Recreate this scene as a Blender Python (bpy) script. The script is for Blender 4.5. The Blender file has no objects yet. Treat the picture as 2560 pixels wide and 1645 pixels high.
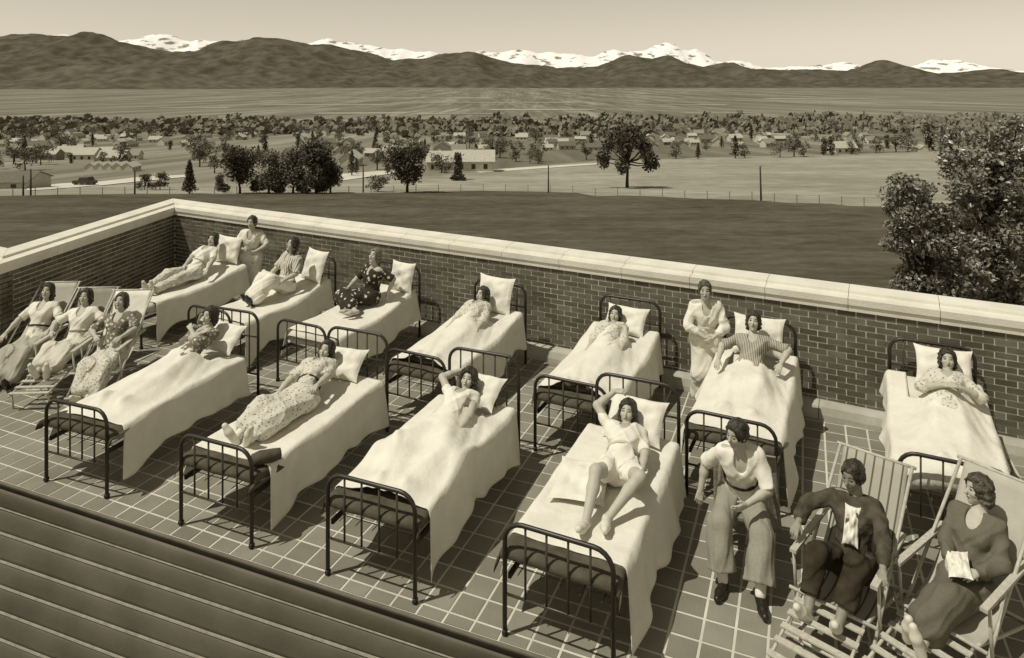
import bpy, math, random
import numpy as np
from mathutils import Vector, Matrix
random.seed(7); np.random.seed(7)
scene = bpy.context.scene
COL = scene.collection

# ------------------------------------------------------------------ camera
CAM_H = 4.4            # camera height above the deck (deck is z = 0)
F_PX, HOR, CX = 1755.0, 185.0, 1280.0     # focal length, horizon row, centre column (pixels of a 2560 x 1645 frame)
cam_d = bpy.data.cameras.new('camera')
cam = bpy.data.objects.new('camera', cam_d); COL.objects.link(cam)
cam.location = (0, 0, CAM_H)
cam.rotation_euler = (math.radians(90), 0, 0)
cam_d.sensor_width = 36.0
cam_d.lens = 36.0 * F_PX / 2560.0
cam_d.shift_y = -(822.5 - HOR) / 2560.0   # view camera: level back, lens dropped
cam_d.clip_start = 0.1
cam_d.clip_end = 80000
scene.camera = cam

# ------------------------------------------------------------------ sky and sun
LX, LY = 0.50, 0.21                        # horizontal run of the sunlight for one unit of fall
SUN_EL = math.atan2(1, math.hypot(LX, LY))
world = bpy.data.worlds.new('World'); scene.world = world
world.use_nodes = True
wn = world.node_tree; wn.nodes.clear()
out = wn.nodes.new('ShaderNodeOutputWorld')
bg = wn.nodes.new('ShaderNodeBackground')
sky = wn.nodes.new('ShaderNodeTexSky'); sky.sky_type = 'NISHITA'
sky.sun_disc = False
sky.sun_elevation = SUN_EL
sky.sun_rotation = math.atan2(-LX, -LY)
sky.altitude = 0; sky.air_density = 1.4; sky.dust_density = 0.0; sky.ozone_density = 1.0
bw = wn.nodes.new('ShaderNodeRGBToBW')
tint = wn.nodes.new('ShaderNodeMix'); tint.data_type = 'RGBA'; tint.blend_type = 'MULTIPLY'
tint.inputs[0].default_value = 1.0
tint.inputs[7].default_value = (1.0, 0.90, 0.715, 1)
wn.links.new(sky.outputs[0], bw.inputs[0])
wn.links.new(bw.outputs[0], tint.inputs[6])
wn.links.new(tint.outputs[2], bg.inputs[0])
bg.inputs[1].default_value = 0.093
wn.links.new(bg.outputs[0], out.inputs[0])

sun_d = bpy.data.lights.new('sun', 'SUN'); sun_d.energy = 3.2; sun_d.angle = math.radians(0.53)
sun_d.color = (1.0, 0.955, 0.86)
sun = bpy.data.objects.new('sun', sun_d); COL.objects.link(sun)
sun.rotation_euler = Vector((LX, LY, -1)).to_track_quat('-Z', 'Y').to_euler()
scene.view_settings.view_transform = 'Standard'
scene.view_settings.look = 'None'
scene.view_settings.gamma = 1
scene.view_settings.exposure = 0.0
scene.view_settings.use_curve_mapping = False
scene.cycles.max_bounces = 6
scene.cycles.diffuse_bounces = 3

# ------------------------------------------------------------------ helpers
def gp(u, v, h=0.0):
    """point at height h that the pixel (u, v) of the 2560-wide frame looks at"""
    z = F_PX * (CAM_H - h) / (v - HOR)
    return Vector(((u - CX) * z / F_PX, z, h))

def sep(l):
    """a brown-to-cream tone of linear lightness l"""
    xs = [0.0, 0.04, 0.10, 0.30, 0.80, 1.0]
    g = np.interp(l, xs, [.80, .84, .91, .955, .97, .975]); b = np.interp(l, xs, [.48, .54, .65, .76, .84, .86])
    return (l, l * g, l * b, 1)

MATS = {}
def mat(name, l, rough=0.8, var=0.15, scale=6.0, bump=0.0, bscale=40.0, spec=0.3, metal=0.0, l2=None, coords='Object', detail=4, kind='noise', thresh=None, stretch=None):
    """procedural tone l with a noise (or voronoi / wave) variation towards l2"""
    if name in MATS: return MATS[name]
    m = bpy.data.materials.new(name); m.use_nodes = True
    nt = m.node_tree; b = nt.nodes['Principled BSDF']
    tc = nt.nodes.new('ShaderNodeTexCoord')
    mp = nt.nodes.new('ShaderNodeMapping')
    if stretch: mp.inputs['Scale'].default_value = stretch
    if coords == 'World':
        nt.links.new(nt.nodes.new('ShaderNodeNewGeometry').outputs['Position'], mp.inputs[0])
    else: nt.links.new(tc.outputs[coords], mp.inputs[0])
    if kind == 'noise':
        t = nt.nodes.new('ShaderNodeTexNoise'); t.inputs['Scale'].default_value = scale; t.inputs['Detail'].default_value = detail
        o = t.outputs[0]
    elif kind == 'voronoi':
        t = nt.nodes.new('ShaderNodeTexVoronoi'); t.inputs['Scale'].default_value = scale
        o = t.outputs['Distance']
    else:
        t = nt.nodes.new('ShaderNodeTexWave'); t.inputs['Scale'].default_value = scale
        t.inputs['Distortion'].default_value = 1.0 if kind == 'wave' else 0.0
        t.bands_direction = 'X'
        o = t.outputs[0]
    nt.links.new(mp.outputs[0], t.inputs['Vector'])
    r = nt.nodes.new('ShaderNodeValToRGB')
    a, c = (l * (1 - var), l * (1 + var)) if l2 is None else (l, l2)
    p0, p1 = thresh if thresh else (0.3, 0.7)
    r.color_ramp.elements[0].position = p0; r.color_ramp.elements[0].color = sep(a)
    r.color_ramp.elements[1].position = p1; r.color_ramp.elements[1].color = sep(min(c, .95))
    nt.links.new(o, r.inputs[0])
    nt.links.new(r.outputs[0], b.inputs['Base Color'])
    b.inputs['Roughness'].default_value = rough
    b.inputs['Metallic'].default_value = metal
    b.inputs['Specular IOR Level'].default_value = spec
    if bump:
        n2 = nt.nodes.new('ShaderNodeTexNoise'); n2.inputs['Scale'].default_value = bscale; n2.inputs['Detail'].default_value = 5
        nt.links.new(mp.outputs[0], n2.inputs['Vector'])
        bp = nt.nodes.new('ShaderNodeBump'); bp.inputs['Strength'].default_value = bump; bp.inputs['Distance'].default_value = 0.02
        nt.links.new(n2.outputs[0], bp.inputs['Height']); nt.links.new(bp.outputs[0], b.inputs['Normal'])
    MATS[name] = m
    return m

class MB:
    """collects shapes; build() links them as one mesh object"""
    def __init__(s): s.v = []; s.f = []
    def box(s, x0, x1, y0, y1, z0, z1, M=None):
        n = len(s.v)
        for z in (z0, z1):
            for (x, y) in ((x0, y0), (x1, y0), (x1, y1), (x0, y1)):
                p = Vector((x, y, z)); s.v.append(tuple(M @ p if M else p))
        s.f += [tuple(n + i for i in q) for q in ((3, 2, 1, 0), (4, 5, 6, 7), (0, 1, 5, 4), (1, 2, 6, 5), (2, 3, 7, 6), (3, 0, 4, 7))]
        return s
    def prism(s, poly, z0, z1):
        n = len(s.v); k = len(poly)
        s.v += [(p[0], p[1], z0) for p in poly] + [(p[0], p[1], z1) for p in poly]
        s.f += [tuple(n + k + i for i in range(k)), tuple(n + k - 1 - i for i in range(k))]
        s.f += [(n + i, n + (i + 1) % k, n + k + (i + 1) % k, n + k + i) for i in range(k)]
        return s
    def sweep(s, prof, a, b):
        """profile of (outward, z) pairs swept from point a to b; outward is right of a->b"""
        a = Vector(a); b = Vector(b); d = (b - a); d.z = 0; d.normalize(); o = Vector((d.y, -d.x, 0))
        n = len(s.v); k = len(prof)
        for p in (a, b):
            for (q, z) in prof: s.v.append(tuple(Vector((p.x, p.y, 0)) + o * q + Vector((0, 0, z))))
        s.f += [(n + i, n + (i + 1) % k, n + k + (i + 1) % k, n + k + i) for i in range(k)]
        s.f += [tuple(n + k - 1 - i for i in range(k)), tuple(n + k + i for i in range(k))]
        return s
    def tube(s, pts, r, n=8, cap=True):
        pts = [Vector(p) for p in pts]; m = len(pts)
        rs = [r] * m if not isinstance(r, (list, tuple)) else r
        t0 = (pts[1] - pts[0]).normalized()
        ref = Vector((0, 0, 1)) if abs(t0.z) < .9 else Vector((1, 0, 0))
        nx = t0.cross(ref).normalized(); base = len(s.v)
        for i, p in enumerate(pts):
            t = (pts[min(i + 1, m - 1)] - pts[max(i - 1, 0)]).normalized()
            nx = (nx - t * nx.dot(t)).normalized(); ny = t.cross(nx)
            for k in range(n):
                a = 2 * math.pi * k / n
                s.v.append(tuple(p + (nx * math.cos(a) + ny * math.sin(a)) * rs[i]))
        for i in range(m - 1):
            for k in range(n):
                k2 = (k + 1) % n
                s.f.append((base + i * n + k, base + i * n + k2, base + (i + 1) * n + k2, base + (i + 1) * n + k))
        if cap:
            s.f.append(tuple(base + n - 1 - k for k in range(n)))
            s.f.append(tuple(base + (m - 1) * n + k for k in range(n)))
        return s
    def grid(s, P):
        """P[i][j] -> points; a sheet of quads"""
        n = len(s.v); a = len(P); b = len(P[0])
        for row in P: s.v += [tuple(p) for p in row]
        for i in range(a - 1):
            for j in range(b - 1):
                s.f.append((n + i * b + j, n + (i + 1) * b + j, n + (i + 1) * b + j + 1, n + i * b + j + 1))
        return s
    def mesh(s, name, m, smooth=False):
        me = bpy.data.meshes.new(name); me.from_pydata(s.v, [], s.f); me.validate()
        if m: me.materials.append(m)
        if smooth: me.polygons.foreach_set('use_smooth', [True] * len(me.polygons))
        me.update(); return me
    def build(s, name, m, parent=None, smooth=False):
        return link(name, s.mesh(name, m, smooth), parent)

def link(name, data, parent=None):
    o = bpy.data.objects.new(name, data); COL.objects.link(o)
    if parent: o.parent = parent
    return o
def tag(o, label=None, cat=None, group=None, kind=None):
    if label: o['label'] = label
    if cat: o['category'] = cat
    if group: o['group'] = group
    if kind: o['kind'] = kind
    return o
def thing(name, label, cat, loc=(0, 0, 0), rz=0.0, group=None):
    o = bpy.data.objects.new(name, None); COL.objects.link(o)
    o.empty_display_size = .2
    o.location = loc; o.rotation_euler = (0, 0, rz)
    return tag(o, label, cat, group)
def dup(root, loc, rz, label=None, scale=1.0, group=None):
    r = root.copy(); COL.objects.link(r); r.location = loc; r.rotation_euler = (0, 0, rz); r.scale = (scale,) * 3
    if label: r['label'] = label
    if group: r['group'] = group
    for ch in list(root.children):
        c = ch.copy(); COL.objects.link(c); c.parent = r
        for g in list(ch.children):
            d = g.copy(); COL.objects.link(d); d.parent = c
    return r
def clip_poly(poly, p, n):
    """part of a 2-D polygon on the side of the line through p that n points to"""
    res = []
    for i in range(len(poly)):
        a = poly[i]; b = poly[(i + 1) % len(poly)]
        da = (a[0] - p[0]) * n[0] + (a[1] - p[1]) * n[1]; db = (b[0] - p[0]) * n[0] + (b[1] - p[1]) * n[1]
        if da >= 0: res.append(a)
        if (da >= 0) != (db >= 0):
            t = da / (da - db); res.append((a[0] + (b[0] - a[0]) * t, a[1] + (b[1] - a[1]) * t))
    return res
def smooth01(a, b, x):
    t = np.clip((x - a) / (b - a), 0, 1); return t * t * (3 - 2 * t)
# ------------------------------------------------------------------ ground
_Z = [-400, 0, 20, 45, 100, 135, 250, 400, 650, 1000, 2000, 4000, 8000, 16000, 30000]
_D = [13, 13, 13.1, 13.8, 17.5, 21.5, 30, 40, 52, 65, 95, 140, 190, 260, 330]
def ground_z(x, y):
    """terrain height: a hill top that falls away to a broad plain"""
    return CAM_H - np.interp(y, _Z, _D) + 0.0 * x
def ray_ground(u, v):
    kx, kz = (u - CX) / F_PX, (v - HOR) / F_PX
    lo, hi = 15.0, 29000.0
    for _ in range(60):
        m = math.sqrt(lo * hi)
        if CAM_H - kz * m > ground_z(kx * m, m): lo = m
        else: hi = m
    return Vector((kx * lo, lo, float(ground_z(kx * lo, lo))))

def streak_mat(name, l1, l2, l3, sx, sy, sc):
    m = bpy.data.materials.new(name); m.use_nodes = True
    nt = m.node_tree; b = nt.nodes['Principled BSDF']; b.inputs['Roughness'].default_value = 1.0; b.inputs['Specular IOR Level'].default_value = 0.0
    tc = nt.nodes.new('ShaderNodeTexCoord')
    def noise(scale, st, det=6):
        mp = nt.nodes.new('ShaderNodeMapping'); mp.inputs['Scale'].default_value = st
        nt.links.new(tc.outputs['Object'], mp.inputs[0])
        n = nt.nodes.new('ShaderNodeTexNoise'); n.inputs['Scale'].default_value = scale; n.inputs['Detail'].default_value = det
        n.inputs['Roughness'].default_value = 0.65
        nt.links.new(mp.outputs[0], n.inputs['Vector']); return n
    n1 = noise(sc, (sx, sy, 0)); n2 = noise(sc * 5, (sx * 1.6, sy, 0))
    mx = nt.nodes.new('ShaderNodeMix'); mx.inputs[0].default_value = .45
    nt.links.new(n1.outputs[0], mx.inputs[2]); nt.links.new(n2.outputs[0], mx.inputs[3])
    r = nt.nodes.new('ShaderNodeValToRGB')
    r.color_ramp.elements[0].position = .38; r.color_ramp.elements[0].color = sep(l1)
    r.color_ramp.elements[1].position = .64; r.color_ramp.elements[1].color = sep(l3)
    e = r.color_ramp.elements.new(.5); e.color = sep(l2)
    nt.links.new(mx.outputs[0], r.inputs[0]); nt.links.new(r.outputs[0], b.inputs['Base Color'])
    return m

def sheet(name, xs, ys, m, lift=0.0, keep=None):
    xs = np.array(xs, float); ys = np.array(ys, float)
    mb = MB()
    P = [[(x, y, float(ground_z(x, y)) + lift) for y in ys] for x in xs]
    mb.grid(P)
    mb.f = [tuple(reversed(f)) for f in mb.f]
    mb.f = [tuple(reversed(f)) for f in mb.f]
    o = mb.build(name, m); return tag(o, kind='structure')

def span(lo, hi, n, p=3):
    t = np.linspace(-1, 1, n); return np.sign(t) * np.abs(t) ** p * max(abs(lo), hi)
ys = sorted(set([-400, -100, 0, 20, 45, 70, 100, 115, 135, 170, 210, 250, 320, 400, 500, 650, 800, 1000, 1400, 2000, 2800, 4000, 6000, 8000, 11000, 16000, 22000, 30000]))
tag(sheet('plain', span(-30000, 30000, 61), ys, streak_mat('plain_earth', .12, .20, .38, 1.0, .07, .0075)), kind='structure')

def patch(name, pix, m, lift, sub=12):
    """a ground sheet inside the outline given by the frame pixels of its corners"""
    pts = [ray_ground(u, v) for (u, v) in pix]
    poly = [(p.x, p.y) for p in pts]
    y0, y1 = min(p[1] for p in poly), max(p[1] for p in poly)
    mb = MB(); cuts = np.linspace(y0, y1, sub + 1)
    knots = [k for k in _Z if y0 < k < y1]
    cuts = sorted(set(list(cuts) + knots))
    for a, b in zip(cuts[:-1], cuts[1:]):
        q = clip_poly(clip_poly(poly, (0, a), (0, 1)), (0, b), (0, -1))
        if len(q) > 2:
            n = len(mb.v); mb.v += [(x, y, float(ground_z(x, y)) + lift) for (x, y) in q]; mb.f.append(tuple(range(n, n + len(q))))
    o = mb.build(name, m)
    for f in o.data.polygons:
        if f.normal.z < 0: f.flip()
    return tag(o, kind='structure')

field_m = streak_mat('dry_grass', .24, .31, .42, .5, 1.0, .05)
lawn_m = streak_mat('mown_grass', .07, .105, .15, .35, 1.0, .16)
def poly_patch(name, poly, m, lift, sub=14):
    y0, y1 = min(p[1] for p in poly), max(p[1] for p in poly)
    mb = MB(); cuts = sorted(set(list(np.linspace(y0, y1, sub + 1)) + [k for k in _Z if y0 < k < y1]))
    for a, b in zip(cuts[:-1], cuts[1:]):
        q = clip_poly(clip_poly(poly, (0, a), (0, 1)), (0, b), (0, -1))
        if len(q) > 2:
            n = len(mb.v); mb.v += [(x, y, float(ground_z(x, y)) + lift) for (x, y) in q]; mb.f.append(tuple(range(n, n + len(q))))
    o = mb.build(name, m)
    for f in o.data.polygons:
        if f.normal.z < 0: f.flip()
    return tag(o, kind='structure')
# dry field beyond the lawn, then the lawn that meets it along a ragged edge
fe = [(-500, 492), (0, 470), (330, 462), (700, 452), (1100, 440), (1300, 418), (1500, 402), (1800, 393), (2100, 386), (2400, 378), (2900, 370)]
far = [ray_ground(u, v) for (u, v) in fe]
far = sorted([(p.x, p.y) for p in far])
poly_patch('field', [(-260, -60), (260, -60)] + [(260, far[-1][1])] + far[::-1] + [(-260, far[0][1])], field_m, .03, 24)
le = [(-500, 500), (0, 491), (180, 488), (340, 486), (520, 486), (760, 486), (1000, 483), (1200, 478), (1330, 480), (1440, 483), (1490, 492), (1560, 490), (1700, 496), (1740, 498), (1880, 501), (1960, 508), (2080, 511), (2120, 516), (2300, 520), (2600, 532), (3200, 560)]
lf = [ray_ground(u, v) for (u, v) in le]
lawn_edge = [(p.x, p.y) for p in lf]
poly_patch('lawn', [(-90, -60), (90, -60)] + [(90, lawn_edge[-1][1])] + lawn_edge[::-1] + [(-90, lawn_edge[0][1])], lawn_m, .08, 24)
# pale road at the left
patch('road', [(66, 478), (70, 467), (150, 460), (250, 455), (345, 444), (480, 437), (480, 442), (345, 455), (230, 466), (120, 475)], mat('pale_dirt', .62, var=.1, scale=.3), .12, 8)
patch('path', [(700, 460), (790, 440), (960, 428), (1000, 432), (860, 452), (740, 470)], mat('pale_dirt', .6), .12, 8)
patch('farm_lane', [(1180, 428), (1330, 418), (1500, 408), (1505, 411), (1340, 423), (1200, 433)], mat('pale_dirt', .6), .12, 8)
# pale fields far out on the plain
rnd = random.Random(3)
far_m = mat('ripe_field', .34, var=.3, scale=.004)
for (u, v, w, h) in [(1000, 312, 260, 5), (760, 318, 200, 4), (1250, 305, 300, 5), (1480, 292, 220, 4), (1150, 285, 240, 3), (900, 283, 260, 3), (620, 296, 180, 3), (1350, 274, 300, 3), (1800, 283, 200, 2), (540, 320, 200, 4), (1640, 300, 150, 4), (800, 262, 360, 2), (1250, 256, 420, 2), (1700, 262, 260, 2), (2200, 258, 300, 2), (480, 270, 200, 2), (2050, 246, 320, 2), (1000, 245, 500, 1.5)]:
    patch('far_field', [(u - w / 2, v + h * .7), (u - w * .38, v - h * .3), (u + w / 2, v - h * .5), (u + w * .42, v + h * .5)], far_m, .6, 2)

# ------------------------------------------------------------------ mountains: ridges with real depth
def ridge(name, sil, dist, depth, base_drop, m, seed, amp, gully, nx=420, ny=44, sx=1.0):
    """a mountain range: crest height over x from the skyline points, falling to front and back"""
    sil = sorted(sil)
    us = np.array([p[0] for p in sil]); vs = np.array([p[1] for p in sil])
    rg = np.random.RandomState(seed)
    U = np.linspace(us[0], us[-1], nx); C = np.interp(U, us, vs)
    X = (U - CX) / F_PX * dist; Hc = CAM_H - (C - HOR) / F_PX * dist
    base = CAM_H - base_drop
    from mathutils import noise as MN
    P = []
    jag = amp * .35
    for i in range(nx):
        row = []; x = X[i]
        hc = Hc[i] + jag * (MN.fractal(Vector((x / gully * 2.2, seed, 0)), .8, 2.1, 4))
        for t in np.linspace(-1, 1, ny):
            k = (1 - abs(t)) ** 1.15; w = min(1, (1 - abs(t)) * abs(t) * 5)
            y = dist + t * depth
            q = MN.ridged_multi_fractal(Vector((x / gully + .35 * t, t * depth / gully * .45, seed)), .9, 2.1, 6, 1.0, 2.0)
            h = base + (hc - base) * k + amp * w * (q - 1.6) * (.35 + .65 * min(1, (hc - base) / (amp * 5)))
            row.append((x, y, h))
        P.append(row)
    mb = MB(); mb.grid(P); o = mb.build(name, m, None, True)
    return tag(o, kind='structure')
def k1(pts, off=0): return [(x / 1.8727 + off, y / 1.8727) for (x, y) in pts]
hills = [(-700, 110), (-300, 98)] + k1([(0,168),(60,155),(140,153),(220,152),(280,162),(330,165),(370,152),(400,142),(440,146),(470,150),(510,170),(540,185),(620,200),(720,225),(800,235),(920,235),(960,214),(1000,200),(1050,182),(1130,185),(1200,170),(1280,172),(1380,185),(1450,200),(1550,200),(1640,225),(1740,245),(1830,275),(1900,270),(1990,272),(2050,250),(2120,242),(2190,238),(2260,250),(2330,275)]) \
      + k1([(0,290),(100,300),(200,312),(400,310),(460,285),(500,262),(540,242),(600,265),(650,270),(700,258),(740,255),(800,285),(880,312),(950,300),(1030,290),(1110,315),(1200,325),(1350,320),(1500,328),(1620,330),(1680,295),(1740,275),(1800,295),(1880,325),(2000,340),(2150,335),(2250,318),(2320,330),(2397,340)], 1280) + [(2900, 186), (3300, 182)]
snow = [(-700, 90)] + k1([(0,175),(240,160),(262,152),(300,148),(345,160),(450,185),(560,192),(610,185),(650,175),(690,160),(740,152),(800,150),(850,172),(900,185),(1010,180),(1200,195),(1450,195),(1500,185),(1550,178),(1650,195),(1740,208),(1800,222),(1880,222),(1950,235),(2050,245),(2150,255),(2220,245),(2250,234),(2290,240)]) \
      + k1([(0,232),(150,240),(300,245),(400,262),(430,245),(480,218),(530,240),(600,235),(650,215),(710,190),(760,203),(800,222),(830,235),(850,222),(920,265),(950,280),(1000,290),(1040,280),(1100,285),(1200,318),(1260,310),(1350,300),(1450,305),(1560,288),(1640,310),(1740,318),(1870,315),(1970,273),(2030,280),(2080,278),(2180,305),(2250,320),(2397,335)], 1280) + [(3000, 185)]
def snow_mat():
    m = bpy.data.materials.new('snow_and_rock'); m.use_nodes = True
    nt = m.node_tree; b = nt.nodes['Principled BSDF']; b.inputs['Roughness'].default_value = 1; b.inputs['Specular IOR Level'].default_value = 0
    tc = nt.nodes.new('ShaderNodeTexCoord'); mp = nt.nodes.new('ShaderNodeMapping'); mp.inputs['Scale'].default_value = (1, .5, 2.6)
    mp.inputs['Rotation'].default_value = (0, .35, 0)
    nt.links.new(tc.outputs['Object'], mp.inputs[0])
    n = nt.nodes.new('ShaderNodeTexNoise'); n.inputs['Scale'].default_value = .0026; n.inputs['Detail'].default_value = 5
    nt.links.new(mp.outputs[0], n.inputs['Vector'])
    r = nt.nodes.new('ShaderNodeValToRGB')
    r.color_ramp.elements[0].position = .375; r.color_ramp.elements[0].color = sep(.26)
    r.color_ramp.elements[1].position = .45; r.color_ramp.elements[1].color = (.93, .91, .86, 1)
    nt.links.new(n.outputs[0], r.inputs[0]); nt.links.new(r.outputs[0], b.inputs['Base Color'])
    return m
hill_m = mat('wooded_hillside', .075, rough=1, spec=0, l2=.145, scale=.0045, detail=12, stretch=(1, 1, 1.6), thresh=(.35, .72))
ridge('snow_mountains', snow, 24000, 5000, 330, snow_mat(), 5, 260, 1500)
ridge('foothills', hills, 14000, 3600, 250, hill_m, 2, 110, 900)
ridge('near_foothill', [(-500, 190), (-200, 172)] + k1([(60,380),(160,350),(230,325),(350,298),(500,300),(700,292),(800,308),(900,332),(1000,350),(1150,376),(1300,400),(1420,430),(1560,470)]), 10500, 1500, 215, mat('scrub_hillside', .085, rough=1, spec=0, l2=.16, scale=.005, detail=12, thresh=(.35, .72)), 9, 30, 500, 200, 24)

# ------------------------------------------------------------------ deck
YAW = 0.395
D1 = Vector((math.cos(YAW), -math.sin(YAW), 0)); D2 = Vector((math.sin(YAW), math.cos(YAW), 0))
W_CORNER = Vector((-7.24, 15.05, 0)); W_RIGHT = Vector((9.6, 15.05 - .53 * 16.84, 0))
W_LEFT = Vector((-7.706, 10.57, 0)); W_FAR = Vector((-13.0, 13.3, 0))
E_A = gp(0, 1208.4); E_B = gp(1250, 1615)
e_dir = (E_B - E_A).normalized()
E_L = E_A - e_dir * 8; E_R = E_B + e_dir * 9
WALL_H = 1.39
CURB = 0.17
grout_m = mat('cement_grout', .50, l2=.70, scale=2.2, detail=8, coords='World', rough=.95, spec=.1)
tile_ms = [mat('clay_tile_%s' % n, l, l2=l * 1.28, scale=2.3, detail=9, thresh=(.32, .72), coords='World', rough=.75, spec=.25, bump=.25, bscale=45) for n, l in (('dark', .185), ('mid', .205), ('light', .23))]
deck = thing('deck', 'tiled roof deck', 'deck'); del deck['label']; del deck['category']; deck['kind'] = 'structure'
foot = [(E_L.x, E_L.y), (E_R.x, E_R.y), (W_RIGHT.x, W_RIGHT.y), (W_CORNER.x, W_CORNER.y), (W_LEFT.x, W_LEFT.y), (W_FAR.x, W_FAR.y)]
MB().prism(foot, -.35, -.003).build('slab', grout_m, deck)
def inside_deck(poly):
    """clip a tile to the deck, short of the walls' cement curbs (the left wall makes the outline concave: handled by side)"""
    ec = Vector((-e_dir.y, e_dir.x, 0))
    poly = clip_poly(poly, (E_A.x + ec.x * .045, E_A.y + ec.y * .045), (ec.x, ec.y))
    def wall(poly, a, b, off):
        d = (b - a).normalized(); n = Vector((-d.y, d.x, 0))
        return clip_poly(poly, (a.x + n.x * off, a.y + n.y * off), (n.x, n.y))
    if len(poly) < 3: return []
    cx = sum(p[0] for p in poly) / len(poly); cy = sum(p[1] for p in poly) / len(poly)
    poly = wall(poly, W_RIGHT, W_CORNER, CURB)
    if len(poly) > 2 and cy > 10.57 - (cx + 7.7) * 0: 
        if cx > -7.75 - .05: poly = wall(poly, W_CORNER, W_LEFT, .02)
        else: poly = wall(poly, W_LEFT, W_FAR, .02)
    return poly
TS = .0551 * CAM_H; GX, GZ = -1.2575 * CAM_H, 1.7205 * CAM_H
cand = []
for i in range(-26, 62):
    for j in range(-3, 60):
        g = .0115
        c = [(i + g / TS * 0 + a, j + b) for (a, b) in ((0, 0), (1, 0), (1, 1), (0, 1))]
        o = Vector((GX, GZ, 0))
        q = []
        for (a, b), (sa, sb) in zip(c, ((1, 1), (-1, 1), (-1, -1), (1, -1))):
            p = o + D1 * (a * TS + sa * g) + D2 * (b * TS + sb * g); q.append((p.x, p.y))
        q = inside_deck(q)
        if len(q) < 3: continue
        ar = abs(sum(q[k][0] * q[(k + 1) % len(q)][1] - q[(k + 1) % len(q)][0] * q[k][1] for k in range(len(q)))) / 2
        if ar < .004: continue
        x = sum(p[0] for p in q) / len(q); y = sum(p[1] for p in q) / len(q)
        u = CX + F_PX * x / y; v = HOR + F_PX * CAM_H / y
        vis = -30 < u < 2590 and v < 1665
        cand.append((0 if vis else 1, y, q))
cand.sort(key=lambda c: (c[0], c[1]))
def tile_mb(mb, q, cx, cy):
    z = .0015 + random.uniform(-.001, .001); k = len(q); n = len(mb.v)
    tilt = random.uniform(-.005, .005), random.uniform(-.005, .005)
    mx = sum(p[0] for p in q) / k; my = sum(p[1] for p in q) / k
    top = [(x - cx, y - cy, z + (x - mx) * tilt[0] + (y - my) * tilt[1]) for (x, y) in q]
    mb.v += [(x - cx, y - cy, -.007) for (x, y) in q] + top
    mb.f.append(tuple(n + k + i for i in range(k)))
    mb.f += [(n + i, n + (i + 1) % k, n + k + (i + 1) % k, n + k + i) for i in range(k)]
rest = [MB(), MB(), MB()]
for n, (hid, y, q) in enumerate(cand):
    if n < 300:
        cx = sum(p[0] for p in q) / len(q); cy = sum(p[1] for p in q) / len(q)
        mb = MB(); tile_mb(mb, q, cx, cy)
        o = mb.build('tile', random.choice(tile_ms), deck); o.location = (cx, cy, 0)
    else: tile_mb(random.choice(rest), q, 0, 0)
rv = MB(); mats_i = []
for k, r in enumerate(rest):
    n = len(rv.v); rv.v += r.v; rv.f += [tuple(i + n for i in f) for f in r.f]; mats_i += [k] * len(r.f)
me = bpy.data.meshes.new('tile_field'); me.from_pydata(rv.v, [], rv.f)
for m in tile_ms: me.materials.append(m)
me.polygons.foreach_set('material_index', mats_i); me.update()
tag(link('tile_field', me, deck), kind='stuff')

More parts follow.
